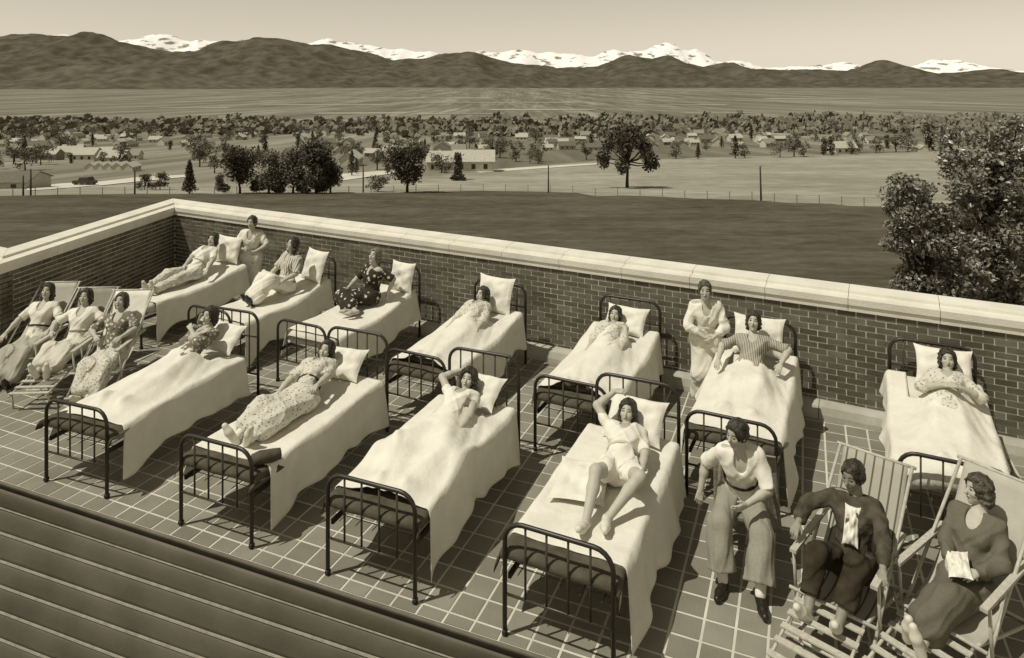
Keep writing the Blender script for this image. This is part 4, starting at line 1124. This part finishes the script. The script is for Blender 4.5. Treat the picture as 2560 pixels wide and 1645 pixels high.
# --- the two standing women in white
def at(x, y, th): return Matrix.Translation((x, y, 0)) @ Matrix.Rotation(th, 4, 'Z')
person(at(-4.97, 13.40, .1), 'woman in a white uniform standing by the far corner beds', (0, 0, .90), (0, -.01, 1.34), (.02, -.05, 1.58), (-.25, -.93, .05), (0, 0, 1),
    [(-.08, -.24, 1.12), (.12, -.22, 1.06)], [(-1, .2, -.4), (1, .2, -.4)], [(-.09, .02, .085), (.09, .02, .085)], [(0, -1, 0), (0, -1, 0)], fr=(0, -1, 0), hair='short', top='white', sleeve=.5, skirt='skirt', hem=.80, belt='cream', shoe='white_shoe', sc=1.0, curl=.6)
person(at(2.56, 9.28, -.12), 'woman in a long white dress standing between two beds, hands clasped', (0, 0, .90), (0, -.01, 1.33), (-.02, -.06, 1.56), (-.10, -.97, .02), (0, 0, 1),
    [(-.05, -.22, 1.00), (.05, -.23, .99)], [(-1, .15, -.3), (1, .15, -.3)], [(-.09, .02, .085), (.09, .02, .085)], [(0, -1, 0), (0, -1, 0)], fr=(0, -1, 0), hair='short', hairm=hair_b, top='white', sleeve=.75, skirt='skirt', hem=.84, belt='cream', shoe='white_shoe', sc=1.0, curl=.7)

# --- deck chairs
wood_m = mat('pale_wood', .50, var=.15, scale=30, rough=.6, stretch=(1, 1, .1))
wood_d = mat('aged_wood', .22, var=.2, scale=30, rough=.7)
def deck_chair(M, label, canvas, wm, tall=1.05, arms=True, foot=True):
    r = thing('deck_chair', label, 'deck chair'); r.matrix_world = M; r['group'] = 'folding deck chairs'
    w = .29
    for s in (-1, 1):
        x = s * w
        MB().tube([(x, .72, tall), (x, -.55, .06)], .0145, 6).build('back_rail', wm, r, True)
        x2 = s * (w - .045)
        MB().tube([(x2, -.42, .34), (x2, .62, .02)], .0135, 6).build('seat_rail', wm, r, True)
        if arms:
            MB().box(x + s * .005 - .025, x + s * .005 + .025, -.42, .40, .615, .64).build('armrest', wm, r)
            MB().tube([(x + s * .02, -.36, .62), (x + s * .02, -.30, .18)], .013, 6).build('arm_post', wm, r, True)
    for (y, z, n_) in ((.72, tall, 'top_bar'), (-.55, .06, 'foot_bar'), (-.42, .34, 'front_bar'), (.62, .02, 'rear_bar')):
        MB().tube([(-w - .03, y, z), (w + .03, y, z)], .0135, 6).build(n_, wm, r, True)
    if foot:
        for s in (-1, 1):
            MB().tube([(s * (w - .06), -.40, .32), (s * (w - .06), -1.06, .20)], .013, 6).build('leg_rest_rail', wm, r, True)
            MB().tube([(s * (w - .06), -1.0, .21), (s * (w - .06), -.96, .0)], .012, 6).build('leg_rest_post', wm, r, True)
        for k in range(5):
            y = -.50 - k * .13; z = .32 + (y + .40) * .182 + .014
            MB().box(-w + .04, w - .04, y - .028, y + .028, z, z + .012).build('slat', wm, r)
    P = []
    for i in range(13):
        x = -w + .03 + (2 * w - .06) * i / 12; row = []
        for k in range(25):
            t = k / 24; y = .72 - 1.14 * t; z = tall + (.34 - tall) * t - .27 * math.sin(math.pi * min(1, t * 1.0)) ** .9 * (1 + .10 * math.cos(x / w * 1.5))
            row.append((x, y, z))
        P.append(row)
    mb = MB(); mb.grid(P); o = mb.build('canvas', canvas, r, True)
    md = o.modifiers.new('thickness', 'SOLIDIFY'); md.thickness = .006
    return r
canv = mat('cream_canvas', .46, var=.08, scale=8, rough=.95, bump=.1)
canv_g = mat('grey_canvas', .30, var=.12, scale=8, rough=.95, bump=.1)
canv_s = mat('striped_canvas', .12, l2=.40, kind='bands', scale=4.2, thresh=(.05, .14), rough=.95)
M1, M2, M3 = at(-7.12, 10.42, .05), at(-6.38, 10.20, .06), at(-5.70, 9.95, .06)
deck_chair(M1, 'deck chair with pale canvas nearest the shaded left wall', canv, wood_m, 1.10, False, False)
deck_chair(M2, 'deck chair with grey canvas, middle of the three at left', canv_g, wood_m, 1.08, True, True)
deck_chair(M3, 'deck chair with broad white canvas back, nearest the far left front bed', CL['white'], wood_m, 1.12, True, False)
def sitter(M, label, H, face, wr, eh, an, **kw):
    return person(M, label, (0, .06, .40), (0, .29, .79), H, face, (0, .2, 1), wr, eh, an, [(-.2, -.2, 1), (.2, -.2, 1)], fr=(0, -.6, .8), **kw)
sitter(M1, 'woman in a pale skirt with dark hair in the deck chair by the shaded wall', (.0, .37, 1.06), (.12, -.93, .32), [(-.34, -.06, .58), (.26, -.05, .60)], [(-1, .4, -.2), (1, .4, -.2)], [(-.09, -.62, .09), (.07, -.64, .09)], hair='long', top='white', sleeve=.45, bottom='pale_skirt', skirt='skirt', hem=.88, belt='dark', shoe='black_shoe')
sitter(M2, 'woman in white in the middle deck chair at left', (-.02, .38, 1.04), (-.02, -.93, .30), [(-.30, .0, .66), (.28, -.02, .66)], [(-1, .3, -.3), (1, .3, -.3)], [(-.09, -.70, .36), (.07, -.72, .36)], hair='bob', top='white', sleeve=.45, bottom='cream', skirt='skirt', hem=.80, belt='plaid', shoe='white_shoe')
sitter(M3, 'woman in a print blouse in the white-backed deck chair', (-.02, .37, 1.06), (-.05, -.93, .32), [(-.20, .0, .68), (.20, -.10, .70)], [(-1, .3, -.3), (1, .3, -.3)], [(-.09, -.60, .09), (.07, -.62, .09)], hair='bob', hairm=hair_b, top='print', sleeve=.5, bottom='pale_print', skirt='skirt', hem=.85, shoe='white_shoe')
MS, MU = at(2.72, 5.66, -.74), at(3.48, 5.42, -.94)
deck_chair(MS, 'deck chair with striped canvas under the woman in a dark shawl', canv_s, wood_m, 1.04)
deck_chair(MU, 'deck chair with pale slung canvas under the woman in a grey suit', canv, wood_m, 1.08)
p, iS = person(MS, 'woman in a dark knitted shawl leaning forward in a striped deck chair', (0, .05, .42), (0, .20, .81), (-.03, .19, 1.07), (-.25, -.92, -.2), (0, -.1, 1),
    [(-.33, -.22, .74), (.31, -.24, .66)], [(-1, .5, .1), (1, .5, .1)], [(-.12, -.58, .34), (.09, -.54, .34)], [(-.2, -.2, 1), (.2, -.2, 1)], fr=(0, -.8, .5), hair='short', top='shawl', sleeve=.85, bottom='dark', skirt='trousers', hem=.86, shoe='white_shoe', skin=tan_m)
mb = superpillow(.12, .30, .045, 31, 0); o = mb.build('scarf', CL['white'], p, True); o.location = (.01, .02, .755); o.rotation_euler = (rad(64), 0, rad(6))
person(MU, 'woman in a grey suit reclining in the right-hand deck chair, head turned left', (0, .05, .42), (.0, .28, .79), (-.02, .34, 1.06), (-.62, -.78, .06), (0, .15, 1),
    [(-.06, -.10, .66), (.12, -.06, .64)], [(-.7, .5, -.6), (.7, .5, -.6)], [(.02, -.74, .34), (-.06, -.70, .38)], [(-.2, -.2, 1), (.2, -.2, 1)], fr=(0, -.6, .8), hair='bob', hairm=hair_b, top='suit', sleeve=.92, bottom='suit', skirt='skirt', hem=.80, shoe='white_shoe', sc=.94, vneck=True)
o = superpillow(.16, .24, .04, 33, 0).build('folded_paper', CL['white'], None, True); o.matrix_world = MU @ Matrix.Translation((.02, -.13, .68)) @ Matrix.Rotation(rad(20), 4, 'X') @ Matrix.Rotation(.5, 4, 'Z')
tag(o, 'folded white paper in the lap of the woman in a grey suit', 'paper')

# --- the person on the upright chair
MC = at(2.10, 6.42, -.32)
r = thing('folding_chair', 'upright wooden chair under the person in a white shirt', 'chair'); r.matrix_world = MC
for s in (-1, 1):
    MB().tube([(s * .2, -.18, .0), (s * .2, -.17, .43)], .017, 6).build('leg', wood_d, r, True)
    MB().tube([(s * .2, .22, .0), (s * .2, .19, .45), (s * .19, .26, .86)], .017, 6).build('leg', wood_d, r, True)
MB().box(-.21, .21, -.2, .2, .43, .455).build('seat', wood_d, r)
MB().box(-.19, .19, .235, .255, .70, .84).build('backrest', wood_d, r)
MB().tube([(-.2, -.17, .2), (.2, -.17, .2)], .01, 6).build('stretcher', wood_d, r, True)
p, iP = person(MC, 'person in white shirt and wide grey trousers seated on the upright chair', (0, .06, .52), (.0, -.08, .93), (-.04, -.17, 1.19), (-.62, -.70, -.22), (0, -.15, 1),
    [(-.36, -.06, .56), (.04, -.36, .68)], [(-.6, 1, .1), (1, .5, -.1)], [(-.15, -.50, .085), (.15, -.58, .085)], [(-.40, -1, .7), (.40, -1, .7)], toe=[(-.25, -1, -.1), (.2, -1, -.1)], fr=(0, -1, 0), hair='short', top='white', sleeve=.5, bottom='plaid', skirt='culottes', hem=.90, shoe='black_shoe', sock='white', belt='black_shoe', skin=skin_m, sc=1.0)

# grey cloth hung over the back of the chair
P_ = []
for i in range(25):
    x = -.26 + .56 * i / 24; row = []
    for k in range(19):
        t = k / 18; fold = .03 * math.sin(x * 26 + 1.2 * math.sin(t * 4)) * t + .012 * math.sin(x * 51 + 2) * t
        row.append((x + .06 * t * (x > .1), .245 + .10 * t + fold, .87 - .80 * t) if k else (x, .21, .84))
    P_.append(row)
mb = MB(); mb.grid(P_); o = mb.build('draped_blanket', mat('grey_cloth', .30, var=.12, scale=9, rough=1, bump=.4, bscale=20), None, True); o.matrix_world = MC
md = o.modifiers.new('thickness', 'SOLIDIFY'); md.thickness = .012
tag(o, 'plain grey blanket hung over the back of the upright chair', 'blanket')
# ------------------------------------------------------------------ trees
bark_m = mat('bark', .05, var=.35, scale=12, rough=1, spec=.05, bump=.5, bscale=20)
def leaf_mat(name, l1, l2, rough=.5, spec=.35):
    m = bpy.data.materials.new(name); m.use_nodes = True
    nt = m.node_tree; b = nt.nodes['Principled BSDF']
    g = nt.nodes.new('ShaderNodeNewGeometry'); r = nt.nodes.new('ShaderNodeValToRGB')
    r.color_ramp.elements[0].color = sep(l1); r.color_ramp.elements[1].color = sep(l2)
    nt.links.new(g.outputs['Random Per Island'], r.inputs[0]); nt.links.new(r.outputs[0], b.inputs['Base Color'])
    b.inputs['Roughness'].default_value = rough; b.inputs['Specular IOR Level'].default_value = spec
    return m
leaf_near = leaf_mat('glossy_leaves', .10, .36, .36, .6)
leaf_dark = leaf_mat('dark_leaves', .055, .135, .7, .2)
leaf_mid = leaf_mat('grey_leaves', .10, .21, .8, .15)
leaf_pale = leaf_mat('pale_leaves', .12, .24, .85, .1)
def leaves(mb, c, R, n, size, rg, flat=.6, shell=.55):
    """leaf quads through an ellipsoid, more towards its outside"""
    for _ in range(n):
        while True:
            d = Vector((rg.uniform(-1, 1), rg.uniform(-1, 1), rg.uniform(-1, 1)))
            if .05 < d.length < 1: break
        d = d.normalized() * (rg.random() ** shell)
        p = Vector((c[0] + d.x * R[0], c[1] + d.y * R[1], c[2] + d.z * R[2]))
        nrm = Vector((rg.gauss(0, 1), rg.gauss(0, 1), rg.gauss(0, flat) + .8)).normalized()
        t = nrm.cross(Vector((rg.gauss(0, 1), rg.gauss(0, 1), rg.gauss(0, 1)))).normalized(); b = nrm.cross(t)
        s = size * rg.uniform(.6, 1.3); k = len(mb.v)
        mb.v += [tuple(p - t * s), tuple(p + b * s * .5 + nrm * s * .12), tuple(p + t * s), tuple(p - b * s * .5 + nrm * s * .12)]
        mb.f.append((k, k + 1, k + 2, k + 3))
def tree_proto(kind, h, w, leaf, n, seed, lobes=9, trunk=.3):
    """meshes (trunk, crown) of a tree of height h and crown width w standing at the origin"""
    rg = random.Random(seed); tr = MB(); cr = MB()
    tr.tube([(0, 0, -.6), (0, 0, h * .12), (.02 * h, 0, h * trunk), (.0, .01 * h, h * .75)], [h * .032, h * .024, h * .019, h * .006], 7)
    cs = []
    for k in range(lobes):
        a = rg.uniform(0, 6.28); q = rg.random()
        if kind == 'cone':
            z = trunk * h * .5 + (h - trunk * h * .5) * (k + .5) / lobes; rr = w / 2 * (1 - (k + .3) / lobes) * .9 + .03 * h; c = (0, 0, z); R = (rr, rr, h / lobes * .8)
        elif kind == 'vee':
            z = h * rg.uniform(.26, .90); sp = w / 2 * (.12 + .72 * (z / h) ** 1.1); c = (sp * math.cos(a) * q ** .5, sp * math.sin(a) * q ** .5, z); R = (w * .20, w * .20, h * .15)
        elif kind == 'umbrella':
            z = h * (.89 - .42 * q * rg.uniform(.45, 1.3)) - (h * .13 if k % 3 == 0 else 0); sp = w / 2 * .86; c = (sp * math.cos(a) * q ** .5, sp * math.sin(a) * q ** .5, z); R = (w * .12, w * .12, h * .13)
        elif kind == 'column':
            z = h * (.12 + .82 * k / lobes); c = (rg.uniform(-.1, .1) * w, rg.uniform(-.1, .1) * w, z); R = (w * .42, w * .42, h * .11)
        else:
            z = h * rg.uniform(.20, .88); sp = w / 2 * .66 * (1.1 - .5 * abs(z / h - .5)); c = (sp * math.cos(a) * q ** .5, sp * math.sin(a) * q ** .5, z); R = (w * .25, w * .25, h * .15)
        cs.append((c, R))
        if kind not in ('cone', 'column'):
            s0 = Vector((0, 0, h * (trunk + .1 * rg.random()))); c0 = Vector(c); m = (s0 + c0) / 2 + Vector((0, 0, -.03 * h))
            tr.tube([s0, m, c0], [h * .013, h * .009, h * .003], 5, False)
    for (c, R) in cs: leaves(cr, c, R, n // lobes, leaf, rg)
    return tr.mesh('trunk', bark_m, True), cr.mesh('crown', None)
def plant(kind_label, label, loc, meshes, lm, rz=0, sc=1.0, group=None, cat='tree', name='tree'):
    t = thing(name, label, cat, loc, rz, group); t.scale = (sc,) * 3
    link('trunk', meshes[0], t)
    me = meshes[1]
    if not me.materials: me.materials.append(lm)
    c = link('crown', me, t); return t
def px_h(p, px): return px * p.y / F_PX
# trees standing along the far edge of the lawn: (pixel column, base row, height px, width px, kind, leaf tone, label)
row = [
 (362, 475, 44, 44, 'round', leaf_dark, 'small round dark tree, first from the left along the lawn edge'),
 (400, 475, 50, 46, 'round', leaf_dark, 'small round tree beside the conifer at the lawn edge'),
 (474, 485, 82, 40, 'cone', leaf_dark, 'pointed dark conifer at the far edge of the lawn'),
 (549, 479, 46, 28, 'column', leaf_dark, 'narrow upright bush left of the big spreading tree'),
 (600, 484, 122, 118, 'vee', leaf_dark, 'big spreading tree with a bare lower trunk at the lawn edge'),
 (672, 484, 112, 84, 'round', leaf_mid, 'grey leafy tree right of the big spreading tree'),
 (733, 484, 116, 92, 'round', leaf_mid, 'bushy tree in the middle of the tree clump'),
 (790, 485, 138, 90, 'round', leaf_dark, 'tallest tree of the clump at the lawn edge'),
 (826, 483, 100, 60, 'round', leaf_dark, 'dark tree at the right end of the clump'),
 (945, 480, 52, 70, 'round', leaf_mid, 'low wide tree by the pole left of the fan-shaped tree'),
 (1018, 482, 138, 128, 'vee', leaf_dark, 'fan-shaped dark tree, narrow at the foot'),
 (1146, 450, 72, 26, 'column', leaf_dark, 'thin dark column-like tree in front of the long pale building'),
 (1568, 470, 160, 152, 'umbrella', leaf_dark, 'lone broad tree with drooping boughs standing in the dry field'),
]
for n, (u, v, hp_, wp, kind, lm, lb) in enumerate(row):
    p = ray_ground(u, v); h = px_h(p, hp_); w = px_h(p, wp)
    big = hp_ > 90
    ms = tree_proto(kind, h, w, h * (.030 if big else .05), 5200 if hp_ > 125 else (3800 if big else 1000), 40 + n, 28 if big else 9, .34 if kind == 'umbrella' else .2)
    plant(kind, lb, p, ms, lm, rnd.uniform(0, 6))
for (u, v, lb) in ((1136, 452, 'small bush at the left foot of the column-like tree'), (1158, 452, 'small bush at the right foot of the column-like tree')):
    p = ray_ground(u, v); ms = tree_proto('round', px_h(p, 17), px_h(p, 22), .35, 300, 90 + u, 6); plant('b', lb, p, ms, leaf_dark, cat='bush', name='bush')

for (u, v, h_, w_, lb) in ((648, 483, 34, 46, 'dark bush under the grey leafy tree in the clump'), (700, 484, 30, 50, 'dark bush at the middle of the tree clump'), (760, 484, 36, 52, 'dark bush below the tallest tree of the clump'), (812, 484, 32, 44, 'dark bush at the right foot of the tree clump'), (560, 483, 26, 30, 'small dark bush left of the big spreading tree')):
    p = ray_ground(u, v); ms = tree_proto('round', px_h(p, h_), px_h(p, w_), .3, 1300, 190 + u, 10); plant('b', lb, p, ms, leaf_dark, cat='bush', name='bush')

# the big leafy tree beyond the wall at the right
def near_tree(label, u, v, z, lobes, n, leaf, seed):
    rg = random.Random(seed); x = (u - CX) / F_PX * z; s = z / F_PX; g = float(ground_z(x, z))
    t = thing('leafy_tree', label, 'tree', (x, z, g)); tr = MB(); cr = MB()
    top = CAM_H - (v - HOR) * s - g
    tr.tube([(0, 0, -.3), (.1, 0, top * .3), (-.05, .1, top * .65), (0, 0, top)], [.26, .2, .14, .04], 9)
    tot = sum(l[2] * l[3] for l in lobes)
    for (lu, lv, rw, rh, dz) in lobes:
        c = ((lu - u) * s, dz, CAM_H - (lv - HOR) * s - g); R = (rw * s, min(rw, rh) * s * 1.0, rh * s)
        tr.tube([(0, 0, max(.6, c[2] - 2.2)), (c[0] * .5, c[1] * .5, c[2] - .9), c], [.09, .055, .015], 6, False)
        k = max(5, int(rw * rh / 420))
        for _ in range(k):     # clumps within the lobe
            d = Vector((rg.gauss(0, 1), rg.gauss(0, 1), rg.gauss(0, 1))).normalized() * (rg.random() ** .4) * .86
            cc = (c[0] + d.x * R[0], c[1] + d.y * R[1], c[2] + d.z * R[2])
            cl = .24 + .16 * rg.random()
            leaves(cr, cc, (cl * 1.2, cl * 1.2, cl * .8), int(n * rw * rh / tot / k), leaf, rg, .7, .5)
    tr.build('trunk', bark_m, t, True); cr.build('crown', leaf_near, t); return t
near_tree('large glossy-leaved tree rising beyond the right end of the wall', 2480, 330, 19.0,
   [(2560, 400, 110, 95, .3), (2430, 415, 80, 75, 0), (2400, 480, 70, 60, -.4), (2500, 520, 110, 90, -.3), (2600, 560, 120, 110, .4), (2450, 620, 110, 90, -.6), (2560, 690, 120, 90, -.3), (2420, 700, 100, 80, 0), (2680, 420, 110, 110, 1), (2700, 640, 120, 130, .6), (2540, 800, 130, 90, 0), (2430, 790, 110, 90, 0), (2380, 570, 60, 60, .2), (2360, 640, 60, 60, .1), (2490, 360, 45, 40, .3), (2390, 345, 40, 30, .6), (2560, 320, 40, 30, .2)], 38000, .072, 3)
near_tree('smaller pointed leafy tree left of the large glossy one', 2310, 450, 17.5,
   [(2285, 475, 40, 40, 0), (2270, 530, 55, 55, .2), (2330, 520, 50, 50, -.2), (2260, 600, 50, 45, .1), (2320, 610, 70, 55, -.3), (2290, 690, 60, 50, .2), (2370, 680, 70, 60, -.2), (2400, 770, 90, 50, 0), (2320, 740, 70, 50, 0), (2290, 790, 80, 50, 0)], 17000, .064, 5)

# small trees about the town
protos = []
for k in range(7):
    kind = ('round', 'round', 'vee', 'cone', 'column', 'round', 'round')[k]; protos.append((tree_proto(kind, 8.0, (7, 9, 7, 4, 3.5, 11, 6)[k], .42, 420, 60 + k, 9), (leaf_mid, leaf_mid, leaf_pale, leaf_dark, leaf_dark, leaf_pale, leaf_pale)[k]))
for (ms, lm) in protos: ms[1].materials.append(lm)
tnames = ['round', 'broad', 'fan-shaped', 'pointed', 'slim', 'wide', 'pale']
def open_field(u, v):
    """pixels that belong to open ground in the photograph"""
    if u > 1450 and v > 402 - (u - 1450) * .022: return True
    if 1180 < u <= 1450 and v > 424 - (u - 1180) * .06: return True
    if u < 480 and v > 430: return True
    if 480 <= u < 1180 and v > 452: return True
    return False
spots = []
tries = 0
while len(spots) < 220 and tries < 9000:
    tries += 1
    u = rnd.uniform(-60, 2620); v = 322 + 118 * rnd.random() ** 1.35
    if open_field(u, v) or (u > 1500 and v < 335 and rnd.random() < .3): continue
    p = ray_ground(u, v)
    if any((p - q).length < 5 for q in spots): continue
    spots.append(p); k = rnd.choice((0, 0, 1, 1, 2, 3, 4, 5, 6))
    plant('t', 'small %s tree among the houses on the plain' % tnames[k], p, protos[k][0], None, rnd.uniform(0, 6.28), rnd.uniform(.45, 1.05) * (1 + .15 * (p.y > 400)), 'small %s trees about the town' % tnames[k])
# hedge row of dark trees on the far side of the right-hand field
for (u, v, s, k) in [(1690, 397, .8, 0), (1745, 398, .7, 3), (1838, 396, 1.0, 3), (1862, 395, .7, 0), (1950, 394, .8, 5), (1985, 392, 1.1, 2), (2010, 392, .8, 0), (2060, 388, .9, 4), (2078, 388, 1.0, 4), (2130, 386, .7, 0), (2190, 382, .9, 0), (2240, 380, 1.1, 5), (2270, 379, 1.0, 1), (2322, 376, 1.7, 4), (2375, 374, 1.0, 1), (2420, 372, 1.2, 5), (2470, 372, 1.0, 0), (1290, 404, .9, 0), (1325, 408, .6, 5), (1345, 410, .5, 0), (1250, 395, 1.0, 1)]:
    p = ray_ground(u, v); plant('t', 'dark %s tree in the line beyond the dry field' % tnames[k], p, protos[k][0], None, rnd.uniform(0, 6.28), s, 'dark %s trees beyond the dry field' % tnames[k])
# the far wooded belt that reads as one mass
rg = random.Random(12); mb = MB()
for _ in range(2000):
    u = rg.uniform(-100, 2660); v = rg.gauss(322, 9) + (0 if u < 1500 else rg.uniform(-18, 6))
    if v < 285 or v > 345: continue
    if rg.random() < .5 and math.sin(u * .013) + math.sin(u * .031 + 1) < -.2: continue
    p = ray_ground(u, v); r = rg.uniform(2.5, 5.5) * (p.y / 600) ** .5
    for _ in range(9):
        d = Vector((rg.gauss(0, .6), rg.gauss(0, .6), rg.uniform(0, 1.3)))
        c = p + d * r; t = Vector((rg.gauss(0, 1), rg.gauss(0, 1), rg.gauss(0, 1))).normalized(); b = t.orthogonal().normalized(); k = len(mb.v); s = r * .62
        mb.v += [tuple(c - t * s), tuple(c + b * s), tuple(c + t * s), tuple(c - b * s)]; mb.f.append((k, k + 1, k + 2, k + 3))
tag(mb.build('woodland', leaf_mat('far_leaves', .13, .24, 1, 0)), kind='stuff')

# ------------------------------------------------------------------ town
wall_ms = [mat('house_wall_%s' % n, l, var=.08, scale=1, rough=.9) for n, l in (('white', .56), ('cream', .42), ('brick', .22))]
roof_ms = [mat('house_roof_%s' % n, l, var=.15, scale=2, rough=.9) for n, l in (('pale', .46), ('grey', .28), ('dark', .15))]
win_m = mat('window_glass', .04, var=.2, rough=.2, spec=.5)
def house_proto(w, d, h, rh, wm, rm, wall_name='wall'):
    mb = MB(); mb.box(-w / 2, w / 2, -d / 2, d / 2, -1.5, h)
    k = len(mb.v); mb.v += [(-w / 2, -d / 2, h), (-w / 2, d / 2, h), (-w / 2, 0, h + rh), (w / 2, -d / 2, h), (w / 2, d / 2, h), (w / 2, 0, h + rh)]
    mb.f += [(k, k + 2, k + 1), (k + 3, k + 4, k + 5)]
    wall = mb.mesh('wall', wm)
    mb = MB(); o = .4; t = .18
    for s in (-1, 1):
        a = [(-w / 2 - o, s * (d / 2 + o), h - rh * o / (d / 2)), (w / 2 + o, s * (d / 2 + o), h - rh * o / (d / 2)), (w / 2 + o, 0, h + rh), (-w / 2 - o, 0, h + rh)]
        n = len(mb.v); mb.v += a + [(x, y, z + t) for (x, y, z) in a]
        mb.f += [(n + 4, n + 5, n + 6, n + 7), (n + 3, n + 2, n + 1, n), (n, n + 1, n + 5, n + 4), (n + 1, n + 2, n + 6, n + 5), (n + 3, n, n + 4, n + 7)]
    roof_ = mb.mesh('roof', rm)
    mb = MB(); mb.box(-.5, .5, -.04, .04, -.65, .65); win = mb.mesh('window', win_m)
    return wall, roof_, win, (w, d, h)
hp = [house_proto(10, 7, 3.2, 2.4, wall_ms[0], roof_ms[0]), house_proto(9, 7, 3.4, 2.8, wall_ms[0], roof_ms[1]), house_proto(12, 8, 3.2, 2.6, wall_ms[1], roof_ms[2]), house_proto(9, 8, 5.6, 2.6, wall_ms[0], roof_ms[2]), house_proto(11, 7, 3.0, 2.2, wall_ms[2], roof_ms[0])]
hn = ['white house with a pale roof', 'white house with a grey roof', 'cream house with a dark roof', 'tall white house with a dark roof', 'brick house with a pale roof']
def house(k, p, rz, sc, label, group=None):
    wall, rf, win, (w, d, h) = hp[k]
    t = thing('house', label, 'house', p, rz, group); t.scale = (sc,) * 3
    link('wall', wall, t); link('roof', rf, t)
    for s in (-1, 1):
        for x in (-.3, 0, .3):
            o = link('window', win, t); o.location = (x * w, s * (d / 2), min(h * .55, 1.9))
    return t
clusters = [(60, 358, 90, 12, 10), (200, 352, 90, 10, 12), (330, 350, 70, 12, 9), (470, 368, 60, 10, 8), (570, 340, 60, 8, 6), (180, 392, 160, 10, 10), (1000, 372, 120, 12, 12), (1110, 392, 90, 8, 9), (880, 402, 90, 10, 8), (1420, 372, 60, 8, 7), (1660, 352, 70, 8, 10), (1740, 360, 80, 8, 10), (1820, 348, 60, 8, 6), (1930, 362, 60, 10, 6), (2100, 352, 80, 8, 6), (1250, 350, 120, 10, 8), (760, 352, 90, 10, 6), (1500, 348, 90, 8, 6), (2330, 350, 100, 8, 5)]
hs_ = []
for (u0, v0, su, sv, n) in clusters:
    for _ in range(n):
        for _t in range(12):
            u = rnd.gauss(u0, su * .6); v = rnd.gauss(v0, sv * .7)
            if v < 330 or open_field(u, v): continue
            p = ray_ground(u, v)
            if any((p - q).length < 14 for q in hs_): continue
            hs_.append(p); k = rnd.choice((0, 0, 0, 1, 1, 2, 3, 4))
            house(k, p, rnd.choice((0, .2, 1.57, 1.4)) + rnd.uniform(-.1, .1), rnd.uniform(.5, .8), 'small %s in the town on the plain' % hn[k], 'town houses: %s' % hn[k]); break
# row of small gabled houses above the pale road, and single buildings that stand out
for n, u in enumerate((238, 260, 282, 304, 328)):
    p = ray_ground(u, 428); house(0, p, 1.57, .42, 'small gabled white hut in the row above the pale road', 'row of white huts above the road')
p = ray_ground(1185, 428); house(0, p, .02, 1.0, 'long pale building behind the column-like tree').scale = (1.0, 1.1, .95)
p = ray_ground(1105, 428); house(0, p, .02, .9, 'pale building between the fan-shaped tree and the column-like tree').scale = (.7, 1, .9)
p = ray_ground(2105, 385); house(0, p, .1, .9, 'white house standing alone at the end of the dry field')
p = ray_ground(2305, 379); house(0, p, 1.4, .5, 'little white shed at the far side of the field')
p = ray_ground(20, 470); house(2, p, .05, .9, 'dark low barn at the left picture edge').scale = (.9, .9, .5)

# utility poles
pole_m = mat('pole_wood', .06, var=.3, scale=8, rough=1)
for (u, v, top, lb) in [(1371, 483, 414, 'thin pole at the lawn edge left of the lone tree'), (1903, 503, 416, 'thin leaning pole at the lawn edge right of the lone tree'), (908, 482, 418, 'thin pole beside the low wide tree'), (337, 487, 428, 'thin pole at the lawn edge by the small round trees'), (58, 490, 440, 'thin pole at the lawn edge near the barn'), (77, 489, 424, 'thin pole beside the pale road'), (510, 300 + 60, 330, 'thin far pole on the plain')][:6]:
    p = ray_ground(u, v); h = px_h(p, v - top)
    t = thing('utility_pole', lb, 'pole', p)
    MB().tube([(0, 0, -.5), (0 if u != 1903 else -.14, 0, h)], [.13, .10], 6).build('post', pole_m, t, True)
    MB().tube([(0, 0, h), (0, 0, h + .12)], .05, 6).build('cap', pole_m, t, True)
# fence posts with wire along the lawn's far edge
fm = mat('fence_post', .30, var=.2, scale=5)
fence = thing('wire_fence', 'low wire fence of thin posts along the far edge of the lawn', 'fence')
fp = []
for k in range(46):
    u = -80 + k * 56; v = float(np.interp(u, [q[0] for q in le], [q[1] for q in le])) - 1
    p = ray_ground(u, v); fp.append(p)
pm = MB().box(-.05, .05, -.05, .05, -.3, 1.15).mesh('post', fm)
for p in fp: link('post', pm, fence).location = p
for z in (.5, 1.05): MB().tube([q + Vector((0, 0, z)) for q in fp], .012, 4).build('wire', fm, fence)
# car on the pale road
p = ray_ground(212, 463); c = thing('parked_car', 'small dark car on the pale road at left', 'car', p, -.15); c.scale = (1, 1, 1)
cm = mat('car_paint', .04, var=.1, rough=.3, spec=.5)
mb = MB(); pr = [(-2.1, .35), (-2.1, .85), (-1.9, .98), (-.9, 1.02), (-.55, 1.6), (1.1, 1.62), (1.55, 1.0), (2.1, .9), (2.15, .4)]
n = len(pr); mb.v += [(x, -.8, z) for x, z in pr] + [(x, .8, z) for x, z in pr]
mb.f += [tuple(range(n)), tuple(range(2 * n - 1, n - 1, -1))] + [(i, n + i, n + (i + 1) % n, (i + 1) % n) for i in range(n)]
mb.build('body', cm, c)
wmh = MB().tube([(0, -.09, 0), (0, .09, 0)], .36, 12).mesh('wheel', CL['black_shoe'])
for x in (-1.3, 1.35):
    for y in (-.78, .78): link('wheel', wmh, c).location = (x, y, .36)
mb = MB(); mb.box(-.4, .95, -.815, .815, 1.1, 1.48); mb.build('window', win_m, c)
